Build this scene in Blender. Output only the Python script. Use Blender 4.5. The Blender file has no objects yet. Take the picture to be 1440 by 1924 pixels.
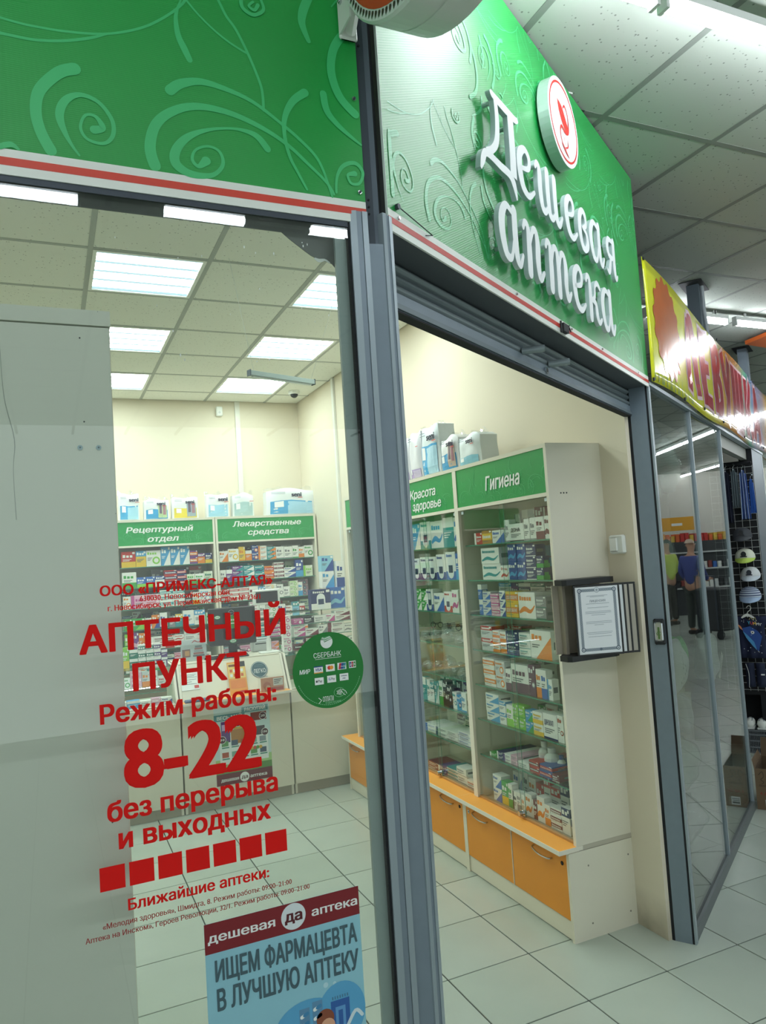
import bpy, math, random
from mathutils import Vector, Matrix
R = random.Random(7)
PI = math.pi
SC = bpy.context.scene
COL = SC.collection

# ---------------------------------------------------------------- camera
F_PX, PITCH, ROLL, YAW, BETA = 1402.32, 0.0624305, -0.0642266, 1.14754859, 0.5636149
cam_d = bpy.data.cameras.new('camera')
cam_d.sensor_fit = 'HORIZONTAL'
cam_d.sensor_width = 36.0
cam_d.lens = F_PX / 1440 * 36.0
cam_d.clip_start = 0.02
cam_d.clip_end = 100
cam = bpy.data.objects.new('camera', cam_d)
COL.objects.link(cam)
fw = Vector((math.cos(PITCH) * math.cos(YAW), math.cos(PITCH) * math.sin(YAW), math.sin(PITCH)))
r0 = Vector((math.sin(YAW), -math.cos(YAW), 0))
u0 = r0.cross(fw)
rt = r0 * math.cos(ROLL) + u0 * math.sin(ROLL)
up = -r0 * math.sin(ROLL) + u0 * math.cos(ROLL)
cam.matrix_world = Matrix(((rt.x, up.x, -fw.x, 0), (rt.y, up.y, -fw.y, 0), (rt.z, up.z, -fw.z, 1.6), (0, 0, 0, 1)))
SC.camera = cam
# ---------------------------------------------------------------- world, exposure
w = bpy.data.worlds.new('hall_ambient')
w.use_nodes = True
w.node_tree.nodes['Background'].inputs[0].default_value = (0.80, 0.92, 0.90, 1)
w.node_tree.nodes['Background'].inputs[1].default_value = 1.0
SC.world = w
SC.view_settings.view_transform = 'Standard'
SC.view_settings.look = 'None'
SC.view_settings.gamma = 1
SC.view_settings.exposure = 0.0
SC.view_settings.use_curve_mapping = False
SC.cycles.transparent_max_bounces = 32
SC.cycles.max_bounces = 10
SC.cycles.diffuse_bounces = 5
SC.cycles.glossy_bounces = 4
SC.cycles.sample_clamp_indirect = 6
E_PANEL = 15.5      # emission of the shop's ceiling panels
E_TUBE = 46.0      # emission of the tubes in the hall

# ---------------------------------------------------------------- materials
_m = {}
def lin(h):
    h = h.lstrip('#')
    out = []
    for i in (0, 2, 4):
        c = int(h[i:i+2], 16) / 255
        out.append(c / 12.92 if c <= .04045 else ((c + .055) / 1.055) ** 2.4)
    return (*out, 1)
def mat(hexc, rough=.55, metal=0, emit=0, spec=.5, bump=0, bscale=60, noise=0, nscale=8, coat=0, key=''):
    k = (hexc, rough, metal, emit, spec, bump, bscale, noise, nscale, coat, key)
    if k in _m: return _m[k]
    m = bpy.data.materials.new('mat_' + hexc)
    m.use_nodes = True
    nt = m.node_tree
    b = nt.nodes['Principled BSDF']
    b.inputs['Base Color'].default_value = lin(hexc)
    b.inputs['Roughness'].default_value = rough
    b.inputs['Metallic'].default_value = metal
    b.inputs['Specular IOR Level'].default_value = spec
    b.inputs['Coat Weight'].default_value = coat
    if emit:
        b.inputs['Emission Color'].default_value = lin(hexc)
        b.inputs['Emission Strength'].default_value = emit
    if bump or noise:
        tc = nt.nodes.new('ShaderNodeTexCoord')
        n = nt.nodes.new('ShaderNodeTexNoise')
        nt.links.new(tc.outputs['Object'], n.inputs['Vector'])
        n.inputs['Scale'].default_value = nscale if noise else bscale
        n.inputs['Detail'].default_value = 4
        if noise:
            mx = nt.nodes.new('ShaderNodeMix'); mx.data_type = 'RGBA'; mx.blend_type = 'MULTIPLY'
            rmp = nt.nodes.new('ShaderNodeMapRange')
            rmp.inputs['From Min'].default_value = .3; rmp.inputs['From Max'].default_value = .7
            rmp.inputs['To Min'].default_value = 1 - noise; rmp.inputs['To Max'].default_value = 1
            nt.links.new(n.outputs['Fac'], rmp.inputs['Value'])
            mx.inputs['Factor'].default_value = 1
            mx.inputs['A'].default_value = lin(hexc)
            nt.links.new(rmp.outputs['Result'], mx.inputs['B'])
            nt.links.new(mx.outputs['Result'], b.inputs['Base Color'])
        if bump:
            n2 = n
            if noise:
                n2 = nt.nodes.new('ShaderNodeTexNoise'); n2.inputs['Scale'].default_value = bscale
                nt.links.new(tc.outputs['Object'], n2.inputs['Vector'])
            bp = nt.nodes.new('ShaderNodeBump')
            bp.inputs['Strength'].default_value = bump; bp.inputs['Distance'].default_value = .002
            nt.links.new(n2.outputs['Fac'], bp.inputs['Height'])
            nt.links.new(bp.outputs['Normal'], b.inputs['Normal'])
    _m[k] = m
    return m

def glass(name, tint=(.95, .975, .965), f0=.04, rough=0.0, haze=0.0):
    """thin pane: clear transmission plus a Schlick reflection from the true viewing angle"""
    if name in _m: return _m[name]
    m = bpy.data.materials.new(name); m.use_nodes = True
    nt = m.node_tree; nt.nodes.clear()
    out = nt.nodes.new('ShaderNodeOutputMaterial')
    g = nt.nodes.new('ShaderNodeNewGeometry')
    d = nt.nodes.new('ShaderNodeVectorMath'); d.operation = 'DOT_PRODUCT'
    nt.links.new(g.outputs['Incoming'], d.inputs[0]); nt.links.new(g.outputs['Normal'], d.inputs[1])
    def mth(op, a, b=None, c=None):
        n = nt.nodes.new('ShaderNodeMath'); n.operation = op
        for i, v in enumerate((a, b, c)):
            if v is None: continue
            if isinstance(v, (int, float)): n.inputs[i].default_value = v
            else: nt.links.new(v, n.inputs[i])
        return n.outputs[0]
    x = mth('SUBTRACT', 1.0, mth('ABSOLUTE', d.outputs['Value']))
    f = mth('MULTIPLY_ADD', mth('POWER', x, 5.0), 1 - f0, f0)
    t = nt.nodes.new('ShaderNodeBsdfTransparent'); t.inputs[0].default_value = (*tint, 1)
    gl = nt.nodes.new('ShaderNodeBsdfGlossy'); gl.inputs['Roughness'].default_value = rough
    gl.inputs['Color'].default_value = (1, 1, 1, 1)
    mx = nt.nodes.new('ShaderNodeMixShader')
    nt.links.new(f, mx.inputs[0]); nt.links.new(t.outputs[0], mx.inputs[1]); nt.links.new(gl.outputs[0], mx.inputs[2])
    last = mx
    if haze:
        df = nt.nodes.new('ShaderNodeBsdfDiffuse'); df.inputs[0].default_value = (.8, .85, .82, 1)
        m2 = nt.nodes.new('ShaderNodeMixShader'); m2.inputs[0].default_value = haze
        nt.links.new(mx.outputs[0], m2.inputs[1]); nt.links.new(df.outputs[0], m2.inputs[2]); last = m2
    nt.links.new(last.outputs[0], out.inputs['Surface'])
    _m[name] = m
    return m

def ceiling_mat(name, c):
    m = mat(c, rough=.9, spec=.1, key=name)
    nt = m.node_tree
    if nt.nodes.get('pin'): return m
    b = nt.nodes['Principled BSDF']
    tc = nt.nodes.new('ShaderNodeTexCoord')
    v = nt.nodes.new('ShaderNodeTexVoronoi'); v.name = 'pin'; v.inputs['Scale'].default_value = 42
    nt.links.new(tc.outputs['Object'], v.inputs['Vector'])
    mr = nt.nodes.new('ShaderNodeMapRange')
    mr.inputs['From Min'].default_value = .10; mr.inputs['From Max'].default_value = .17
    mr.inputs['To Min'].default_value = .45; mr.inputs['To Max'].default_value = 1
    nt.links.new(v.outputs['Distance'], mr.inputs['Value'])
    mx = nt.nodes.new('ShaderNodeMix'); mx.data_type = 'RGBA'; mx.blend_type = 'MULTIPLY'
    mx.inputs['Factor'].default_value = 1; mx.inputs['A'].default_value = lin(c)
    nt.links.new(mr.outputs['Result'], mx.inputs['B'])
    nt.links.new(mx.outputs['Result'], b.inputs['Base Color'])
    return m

# ---------------------------------------------------------------- mesh builder
_tc = {}
def text_geo(s, bold=.02, shear=0.0, res=3):
    k = (s, bold, shear, res)
    if k in _tc: return _tc[k]
    cu = bpy.data.curves.new('t', 'FONT')
    cu.body = s; cu.size = 1; cu.offset = bold; cu.shear = shear; cu.resolution_u = res
    cu.fill_mode = 'NONE'
    ob = bpy.data.objects.new('t', cu)
    me = bpy.data.meshes.new_from_object(ob)
    # the font's letters are made of overlapping outlines: fill every outline by itself, with its own holes
    nxt = {}
    for e in me.edges:
        a, b = e.vertices
        nxt.setdefault(a, []).append(b); nxt.setdefault(b, []).append(a)
    seen = set(); loops = []
    for v0 in range(len(me.vertices)):
        if v0 in seen or v0 not in nxt: continue
        lp = [v0]; seen.add(v0); cur = v0
        while True:
            c = [t for t in nxt[cur] if t not in seen]
            if not c: break
            cur = c[0] if len(c) == 1 or cur != v0 else min(c)
            seen.add(cur); lp.append(cur)
        if len(lp) > 2: loops.append([(me.vertices[i].co.x, me.vertices[i].co.y) for i in lp])
    from mathutils.geometry import delaunay_2d_cdt
    bx = sorted(((min(q[0] for q in l), max(q[0] for q in l), l) for l in loops), key=lambda t: t[0])
    groups = []
    for lo, hi, l in bx:
        if groups and lo < groups[-1][0] - .002: groups[-1][0] = max(groups[-1][0], hi); groups[-1][1].append(l)
        else: groups.append([hi, [l]])
    vs = []; fs = []
    for _, gl in groups:
        pv = []; pe = []; segs = []
        for l in gl:
            o = len(pv); n = len(l); pv += [Vector(q) for q in l]
            pe += [(o+i, o+(i+1) % n) for i in range(n)]
            segs += [(l[i], l[(i+1) % n]) for i in range(n)]
        ov, oe, of_, _a, _b, _c = delaunay_2d_cdt(pv, pe, [], 0, 1e-5)
        base = len(vs); vs += [(q.x, q.y) for q in ov]
        for t in of_:
            cx_ = sum(ov[i].x for i in t)/len(t); cy_ = sum(ov[i].y for i in t)/len(t); w = 0
            for (x1, y1), (x2, y2) in segs:      # non-zero winding rule
                if (y1 <= cy_) != (y2 <= cy_) and cx_ < (x2-x1)*(cy_-y1)/(y2-y1)+x1: w += 1 if y2 > y1 else -1
            if w:
                ar = sum(ov[t[i]].x*ov[t[(i+1) % len(t)]].y - ov[t[(i+1) % len(t)]].x*ov[t[i]].y for i in range(len(t)))
                fs.append(tuple(base+i for i in (t if ar > 0 else t[::-1])))
    bpy.data.objects.remove(ob); bpy.data.curves.remove(cu); bpy.data.meshes.remove(me)
    _tc[k] = (vs, fs)
    return _tc[k]
CAP = None
def cap_h():
    global CAP
    if CAP is None:
        vs, _ = text_geo('H', 0.0)
        CAP = max(v[1] for v in vs)
    return CAP

def catmull(pts, n=6):
    """pts: tuples of any length -> smooth samples"""
    if len(pts) < 3: return [tuple(p) for p in pts]
    P = [pts[0]] + list(pts) + [pts[-1]]
    out = []
    for i in range(1, len(P) - 2):
        a, b, c, d = P[i-1], P[i], P[i+1], P[i+2]
        for k in range(n):
            t = k / n
            out.append(tuple(.5 * (2*b[j] + (c[j]-a[j])*t + (2*a[j]-5*b[j]+4*c[j]-d[j])*t*t + (3*b[j]-a[j]-3*c[j]+d[j])*t**3) for j in range(len(b))))
    out.append(tuple(pts[-1]))
    return out

class M:
    def __init__(s): s.v = []; s.f = []; s.mi = []; s.mats = []
    def _mi(s, m):
        if m not in s.mats: s.mats.append(m)
        return s.mats.index(m)
    def add(s, vs, fs, m):
        o = len(s.v); k = s._mi(m)
        s.v += vs
        for f in fs: s.f.append(tuple(i + o for i in f)); s.mi.append(k)
        return s
    def box(s, x0, x1, y0, y1, z0, z1, m):
        return s.add([(x0,y0,z0),(x1,y0,z0),(x1,y1,z0),(x0,y1,z0),(x0,y0,z1),(x1,y0,z1),(x1,y1,z1),(x0,y1,z1)],
              [(0,3,2,1),(4,5,6,7),(0,1,5,4),(1,2,6,5),(2,3,7,6),(3,0,4,7)], m)
    def bbox(s, x0, x1, y0, y1, z0, z1, m, b=.004):
        """box with chamfered vertical and horizontal edges"""
        P = []
        for z, i in ((z0, b), (z0+b, 0), (z1-b, 0), (z1, b)):
            for (x, y) in ((x0+i+b, y0+i), (x1-i-b, y0+i), (x1-i, y0+i+b), (x1-i, y1-i-b), (x1-i-b, y1-i), (x0+i+b, y1-i), (x0+i, y1-i-b), (x0+i, y0+i+b)):
                P.append((x, y, z))
        F = [tuple(range(7, -1, -1)), tuple(range(24, 32))]
        for r in range(3):
            for k in range(8):
                F.append((r*8+k, r*8+(k+1) % 8, (r+1)*8+(k+1) % 8, (r+1)*8+k))
        return s.add(P, F, m)
    def quad(s, x0, x1, z0, z1, y, m):
        return s.add([(x0,y,z0),(x1,y,z0),(x1,y,z1),(x0,y,z1)], [(0,1,2,3)], m)
    def poly(s, pts, m): return s.add(list(pts), [tuple(range(len(pts)))], m)
    def flat(s, pts, y, m):      # polygon given in (x,z), facing -y
        return s.poly([(p[0], y, p[1]) for p in pts], m)
    def prism(s, pts, y0, y1, m):
        n = len(pts)
        v = [(p[0], y0, p[1]) for p in pts] + [(p[0], y1, p[1]) for p in pts]
        f = [tuple(range(n)), tuple(range(2*n-1, n-1, -1))] + [(i, n+i, n+(i+1) % n, (i+1) % n) for i in range(n)]
        return s.add(v, f, m)
    def vprism(s, pts, z0, z1, m):     # plan polygon (ccw) extruded upward
        n = len(pts)
        v = [(p[0], p[1], z0) for p in pts] + [(p[0], p[1], z1) for p in pts]
        f = [tuple(range(n-1, -1, -1)), tuple(range(n, 2*n))] + [(i, (i+1) % n, n+(i+1) % n, n+i) for i in range(n)]
        return s.add(v, f, m)
    def disc(s, x, z, r, y, m, n=28, rz=None):
        rz = rz or r
        return s.flat([(x + r*math.cos(2*PI*k/n), z + rz*math.sin(2*PI*k/n)) for k in range(n)], y, m)
    def ring(s, x, z, r, wd, y, m, n=36, rz=None):
        rz = rz or r
        v = []
        for k in range(n):
            c, q = math.cos(2*PI*k/n), math.sin(2*PI*k/n)
            v += [(x + r*c, y, z + rz*q), (x + (r-wd)*c, y, z + (rz-wd)*q)]
        return s.add(v, [(2*k, (2*k+2) % (2*n), (2*k+3) % (2*n), 2*k+1) for k in range(n)], m)
    def tube(s, pts, r, m, n=8, cap=True):
        pts = [Vector(p) for p in pts]; rr = r if isinstance(r, (list, tuple)) else [r]*len(pts)
        v = []; f = []
        for i, p in enumerate(pts):
            d = (pts[min(i+1, len(pts)-1)] - pts[max(i-1, 0)]).normalized()
            a = d.cross(Vector((0, 0, 1)))
            if a.length < .05: a = d.cross(Vector((1, 0, 0)))
            a.normalize(); b = d.cross(a)
            for k in range(n):
                t = 2*PI*k/n
                v.append(tuple(p + (a*math.cos(t) + b*math.sin(t))*rr[i]))
        for i in range(len(pts)-1):
            for k in range(n): f.append((i*n+k, (i+1)*n+k, (i+1)*n+(k+1) % n, i*n+(k+1) % n))
        if cap: f.append(tuple(range(n))); f.append(tuple(range(len(v)-1, len(v)-n-1, -1)))
        return s.add(v, f, m)
    def ribbon(s, pts, y, m, y1=None, n=5, rnd=True):
        """pts (x,z,width) smoothed; flat facing -y, or thick when y1 given"""
        q = catmull(pts, n)
        L = []; Rr = []
        for i, p in enumerate(q):
            a = q[max(i-1, 0)]; b = q[min(i+1, len(q)-1)]
            dx, dz = b[0]-a[0], b[1]-a[1]; l = math.hypot(dx, dz) or 1
            nx, nz = -dz/l*p[2]/2, dx/l*p[2]/2
            L.append((p[0]+nx, p[1]+nz)); Rr.append((p[0]-nx, p[1]-nz))
        def capp(c, o, wd):
            a0 = math.atan2(o[1]-c[1], o[0]-c[0])
            return [(c[0] + wd/2*math.cos(a0 - PI*k/6), c[1] + wd/2*math.sin(a0 - PI*k/6)) for k in range(1, 6)]
        e = capp(q[-1], L[-1], q[-1][2]) if rnd else []
        st = capp(q[0], Rr[0], q[0][2]) if rnd else []
        k = len(L)
        v = [(p[0], y, p[1]) for p in L] + [(p[0], y, p[1]) for p in Rr]
        f = [(i, k+i, k+i+1, i+1) for i in range(k-1)]
        nb = len(v)
        if rnd:
            v += [(p[0], y, p[1]) for p in e]; f.append(tuple([k-1, 2*k-1] + [nb+i for i in range(4, -1, -1)]))
            v += [(p[0], y, p[1]) for p in st]; f.append(tuple([k, 0] + [nb+5+i for i in range(4, -1, -1)]))
        s.add(v, f, m)
        if y1 is not None:
            loop = L + e + Rr[::-1] + st
            nn = len(loop)
            s.add([(p[0], y, p[1]) for p in loop] + [(p[0], y1, p[1]) for p in loop],
                  [(i, (i+1) % nn, nn+(i+1) % nn, nn+i) for i in range(nn)] + [tuple(range(nn, 2*nn))], m)
        return s
    def text(s, st, x0, z0, h, m, y=0.0, x1=None, bold=.02, shear=0, wf=1.0, res=3, depth=0, align='l'):
        vs, fs = text_geo(st, 0.0, shear, res)
        if not vs: return s
        k = h / cap_h()
        a = min(v[0] for v in vs); b = max(v[0] for v in vs)
        kx = (x1 - x0) / (b - a + 2*bold) if x1 is not None else k * wf
        off = x0 - (a-bold)*kx
        if align == 'c' and x1 is None: off = x0 - (a+b)/2*kx
        if bold < .004: sh = ((0, 0),)
        elif h < .012: sh = ((-bold, 0), (bold, 0))
        elif h < .03: sh = ((-bold, -bold*.45), (bold, -bold*.45), (-bold, bold*.45), (bold, bold*.45))
        else: sh = ((-bold, -bold*.5), (bold, -bold*.5), (-bold, bold*.5), (bold, bold*.5), (0, -bold*.6), (0, bold*.6), (-bold, 0), (bold, 0))
        dd = max(.00004, .003*h)
        for i, (dx, dz) in enumerate(sh):
            s.add([(off + (v[0]+dx)*kx, y - i*dd, z0 + (v[1]+dz)*k) for v in vs], fs, m)
        return s
    def grid(s, fn, nu, nv, m):
        v = [fn(i/nu, j/nv) for j in range(nv+1) for i in range(nu+1)]
        return s.add(v, [(j*(nu+1)+i, j*(nu+1)+i+1, (j+1)*(nu+1)+i+1, (j+1)*(nu+1)+i) for j in range(nv) for i in range(nu)], m)
    def mesh(s, name, smooth=False):
        me = bpy.data.meshes.new(name)
        me.from_pydata(s.v, [], s.f)
        for m in s.mats: me.materials.append(m)
        me.polygons.foreach_set('material_index', s.mi)
        if smooth: me.polygons.foreach_set('use_smooth', [True]*len(s.f))
        me.update()
        return me
    def build(s, name, parent=None, loc=(0,0,0), rz=0, smooth=False, kind=None, label=None):
        return link(name, s.mesh(name, smooth), parent, loc, rz, kind, label)

def link(name, me, parent=None, loc=(0,0,0), rz=0, kind=None, label=None):
    o = bpy.data.objects.new(name, me)
    COL.objects.link(o)
    o.location = loc; o.rotation_euler = (0, 0, rz)
    if parent: o.parent = parent
    if kind: o['kind'] = kind
    if label: o['label'] = label
    return o
def tag(o, label, cat, group=None, kind=None):
    o['label'] = label; o['category'] = cat
    if group: o['group'] = group
    if kind: o['kind'] = kind
    return o
def thing(name, label, cat, loc=(0,0,0), rz=0, group=None):
    return tag(link(name, None, None, loc, rz), label, cat, group)
def frame_pt(loc, rz, x, y, z=0):
    c, q = math.cos(rz), math.sin(rz)
    return (loc[0] + x*c - y*q, loc[1] + x*q + y*c, loc[2] + z)

# palette of surfaces
CREAM = mat('e2ddcb', .5, noise=.04, nscale=3)
CREAM_EDGE = mat('e6e1d2', .5)
WALL = mat('e4dac6', .75, noise=.03, nscale=1.5)
STEEL = mat('7d8a96', .42, metal=.25, noise=.06, nscale=30)
STEEL_L = mat('9aa6ae', .38, metal=.35)
STEEL_D = mat('3c444e', .5, metal=.3)
RUBBER = mat('14171c', .8)
WHITE = mat('f2f4f2', .4)
OFFW = mat('e9ebe6', .45)
RED = mat('c8281f', .45)
DARK = mat('23262a', .6)
GREY = mat('9a9d9b', .5)
GREEN = mat('0c8a3c', .42, coat=.0)
GREEN_L = mat('3dbb70', .42)
GLASS = glass('clear_glass')
GLASS_W = glass('shop_window_glass', (.955, .975, .965), .045, haze=.010)
GLASS_N = glass('dim_window_glass', (.74, .78, .76), .045)
SHELF_G = glass('shelf_glass', (.80, .90, .85), .05)
GEDGE = mat('4f8f78', .25)
ORANGE = mat('e8962e', .45, noise=.05, nscale=5)
ORANGE_T = mat('f0a545', .45)
CHROME = mat('c9ccd0', .18, metal=1)
# ================================================================ SETTING
def struct(o, label=None):
    o['kind'] = 'structure'
    if label: o['label'] = label
    return o
JB = (2.284, 2.325, 0.0)          # outer corner of the right hand jamb
ct, st_ = math.cos(BETA), math.sin(BETA)
def BW(s, off, z=0):              # point on the slanted shop front: s along it, off inward
    return (JB[0] + s*ct - off*st_, JB[1] + s*st_ + off*ct, z)

# ---- floor: dark grout slab with separate tiles
GROUT = mat('363b38', .85)
fl = struct(M().box(-6, 22, -6, 16, -.06, -.004, GROUT).build('floor'), 'pale grey-green ceramic tile floor with dark joints')
TP = .3655
TILE = [mat(c, .22, noise=.05, nscale=5, spec=.45, key='tile') for c in ('b3bcb2', 'afb9ae', 'b6bfb5')]
tm = []
for m_ in TILE:
    q = M().bbox(-TP/2+.0026, TP/2-.0026, -TP/2+.0026, TP/2-.0026, -.008, 0, m_, .0012)
    tm.append(q.mesh('floor_tile'))
stuffq = M()
for i in range(-22, 56):
    for j in range(-20, 36):
        x = 1.687 + TP*(i+.5); y = 2.246 + TP*(j+.5)
        if -6 < x < 21.6 and -6 < y < 15.6:
            near = (-.2 < x < 2.3 and 1.0 < y < 5.4) or (.9 < x < 4.6 and .9 < y < 4.9 and y < x + 1.4)
            if near:
                link('floor_tile', R.choice(tm), fl, (x, y, 0))
            else:
                stuffq.box(x-TP/2+.0026, x+TP/2-.0026, y-TP/2+.0026, y+TP/2-.0026, -.008, 0, TILE[(i*7+j*3) % 3])
stuffq.build('floor_tile', fl, kind='stuff')

# ---- ceilings
ZC = 3.133
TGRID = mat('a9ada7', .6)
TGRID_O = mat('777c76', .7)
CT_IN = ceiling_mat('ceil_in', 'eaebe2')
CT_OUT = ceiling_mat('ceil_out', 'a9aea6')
c_in = struct(M().box(-2.0, 2.25, 1.32, 6.80, ZC+.05, ZC+.09, mat('55585a', .9)).build('ceiling'), 'white pinholed tile ceiling inside the pharmacy')
def inside(x, y):      # inside the pharmacy's plan
    n = (-(x-JB[0])*st_ + (y-JB[1])*ct)
    return n > .02 and y > 1.30 and x < 2.25
PX, PY = .5555, .56
GX0, GY0 = .2235, 3.62
panels = []
for i in range(-5, 4):
    for j in range(-4, 6):
        x0, x1 = GX0 + PX*i, GX0 + PX*(i+1); y0, y1 = GY0 + PY*j, GY0 + PY*(j+1)
        x0, x1 = max(x0, -2.0), min(x1, 2.215); y0, y1 = max(y0, 1.34), min(y1, 6.756)
        if x1 - x0 < .02 or y1 - y0 < .02: continue
        if -((x0+x1)/2-JB[0])*st_ + ((y0+y1)/2-JB[1])*ct < .28 and y0 < 2.8: continue
        if i in (-4, -2, 0, 2) and j in (0, 2, 4):
            if i in (-2, 0, 2): panels.append((x0, x1, y0, y1)); continue
        M().box(-(x1-x0)/2+.011, (x1-x0)/2-.011, -(y1-y0)/2+.011, (y1-y0)/2-.011, 0, .012, CT_IN).build('ceiling_tile', c_in, ((x0+x1)/2, (y0+y1)/2, ZC))
g = M()
for i in range(-4, 4): g.box(GX0+PX*i-.012, GX0+PX*i+.012, 1.34 if i < 1 else 1.6+.35*(i-1)*.9, 6.756, ZC-.002, ZC+.02, TGRID)
for j in range(-4, 6): g.box(-2.0, min(2.215, JB[0] - (JB[1]-(GY0+PY*j))/math.tan(BETA)) if GY0+PY*j < 2.3 else 2.215, GY0+PY*j-.012, GY0+PY*j+.012, ZC-.0015, ZC+.02, TGRID)
g.build('ceiling_grid', c_in)
OP = .535
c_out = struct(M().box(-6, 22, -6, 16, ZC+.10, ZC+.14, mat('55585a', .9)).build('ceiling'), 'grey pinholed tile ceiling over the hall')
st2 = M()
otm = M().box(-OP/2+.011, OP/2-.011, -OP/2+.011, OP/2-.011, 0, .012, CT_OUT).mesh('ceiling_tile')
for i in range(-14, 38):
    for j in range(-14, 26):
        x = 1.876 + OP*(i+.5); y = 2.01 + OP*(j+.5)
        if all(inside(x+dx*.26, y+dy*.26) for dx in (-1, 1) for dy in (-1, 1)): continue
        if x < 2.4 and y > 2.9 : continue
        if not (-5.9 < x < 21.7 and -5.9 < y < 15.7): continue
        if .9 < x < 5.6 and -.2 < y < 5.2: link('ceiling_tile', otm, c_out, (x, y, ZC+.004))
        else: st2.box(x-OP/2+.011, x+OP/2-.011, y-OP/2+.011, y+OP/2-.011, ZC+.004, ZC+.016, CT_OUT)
st2.build('ceiling_tile', c_out, kind='stuff')
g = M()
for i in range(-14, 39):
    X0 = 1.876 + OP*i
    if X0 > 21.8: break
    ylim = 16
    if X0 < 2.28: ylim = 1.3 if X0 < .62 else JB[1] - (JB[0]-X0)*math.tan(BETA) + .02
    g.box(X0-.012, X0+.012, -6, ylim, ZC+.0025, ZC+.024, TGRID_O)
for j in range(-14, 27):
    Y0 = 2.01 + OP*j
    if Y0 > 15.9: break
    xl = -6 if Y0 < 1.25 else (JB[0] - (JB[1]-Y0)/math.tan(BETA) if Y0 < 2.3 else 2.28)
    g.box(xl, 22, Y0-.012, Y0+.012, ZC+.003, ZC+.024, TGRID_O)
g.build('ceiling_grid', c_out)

# ---- pharmacy walls
def dirt_mat():
    m = mat('e4dac6', .75, key='dirt')
    nt = m.node_tree; b = nt.nodes['Principled BSDF']
    tc = nt.nodes.new('ShaderNodeTexCoord'); sp = nt.nodes.new('ShaderNodeSeparateXYZ')
    nt.links.new(tc.outputs['Object'], sp.inputs[0])
    n = nt.nodes.new('ShaderNodeTexNoise'); n.inputs['Scale'].default_value = 9; n.inputs['Detail'].default_value = 5
    nt.links.new(tc.outputs['Object'], n.inputs['Vector'])
    mr = nt.nodes.new('ShaderNodeMapRange')     # scuffed, dirty foot of the wall
    mr.inputs['From Min'].default_value = 0; mr.inputs['From Max'].default_value = .17
    mr.inputs['To Min'].default_value = .95; mr.inputs['To Max'].default_value = 0
    nt.links.new(sp.outputs['Z'], mr.inputs['Value'])
    mu = nt.nodes.new('ShaderNodeMath'); mu.operation = 'MULTIPLY'
    nt.links.new(mr.outputs[0], mu.inputs[0]); nt.links.new(n.outputs['Fac'], mu.inputs[1])
    mx = nt.nodes.new('ShaderNodeMix'); mx.data_type = 'RGBA'
    nt.links.new(mu.outputs[0], mx.inputs['Factor'])
    mx.inputs['A'].default_value = lin('e4dac6'); mx.inputs['B'].default_value = lin('5d5440')
    nt.links.new(mx.outputs['Result'], b.inputs['Base Color'])
    return m
wr = struct(M().vprism([(2.215, 6.82), (2.215, 2.40), (2.245, 2.40), (2.275, 2.45), (2.275, 6.82)], 0, 3.16, dirt_mat()).build('wall_right'), 'cream wall behind the right hand display cabinets')
wb = struct(M().box(-2.05, 2.214, 6.756, 6.82, 0, 3.16, WALL).build('wall_back'), 'cream back wall of the pharmacy')
wl = struct(M().box(-2.06, -2.0, 1.30, 6.755, 0, 3.16, WALL).build('wall_left'), 'cream left wall of the pharmacy')
# wall panels above the glazing (behind the fascia signs)
wf = M().box(-3.0, .575, 1.275, 1.315, 2.245, ZC, mat('6d7276', .7))
wf.build('wall_front')
struct(bpy.data.objects['wall_front'], 'sheeted wall above the shop window, behind the green sign')
wf2 = M().vprism([BW(-1.93, .012)[:2], BW(-.01, .012)[:2], BW(-.01, .05)[:2], BW(-1.93, .05)[:2]], 2.262, ZC, mat('5f666c', .7))
struct(wf2.build('wall_entrance'), 'sheeted wall above the entrance, behind the lettered sign')

# ---- aluminium posts: corner post, jamb
def post(name, pts, z0, z1, m, parent=None, **k): return M().vprism(pts, z0, z1, m).build(name, parent, **k)
t1 = struct(link('trim_1', None), 'grey aluminium corner post between window and entrance')
post('frame_profile', [(.539, 1.262), (.551, 1.258), (.551, 1.30), (.539, 1.30)], 0, 2.26, STEEL_L, t1)
post('frame_profile', [(.5515, 1.260), (.5625, 1.260), (.5625, 1.30), (.5515, 1.30)], 0, 2.26, STEEL, t1)
post('frame_profile', [(.563, 1.258), (.574, 1.258), (.574, 1.30), (.563, 1.30)], 0, 2.26, STEEL_L, t1)
post('post_core', [(.5745, 1.263), (.603, 1.258), (.6085, 1.2625), (.592, 1.31), (.5745, 1.31)], 0, 2.20, STEEL, t1)
post('guide_rail', [(.6045, 1.2555), (.613, 1.258), (.606, 1.275), (.598, 1.272)], 0, 2.262, STEEL_L, t1)
post('guide_rail', [(.6135, 1.2615), (.6215, 1.265), (.606, 1.305), (.598, 1.302)], 0, 2.262, STEEL, t1)
post('guide_rail', [(.622, 1.264), (.631, 1.270), (.614, 1.312), (.6065, 1.308)], 0, 2.262, STEEL_L, t1)
post('inner_frame', [(.512, 1.278), (.5385, 1.278), (.5385, 1.286), (.512, 1.286)], 0, 2.26, mat('8c9a98', .5, metal=.1), t1)
post('seal', [(.5345, 1.266), (.5388, 1.266), (.5388, 1.281), (.5345, 1.281)], 0, 2.26, RUBBER, t1)
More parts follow.
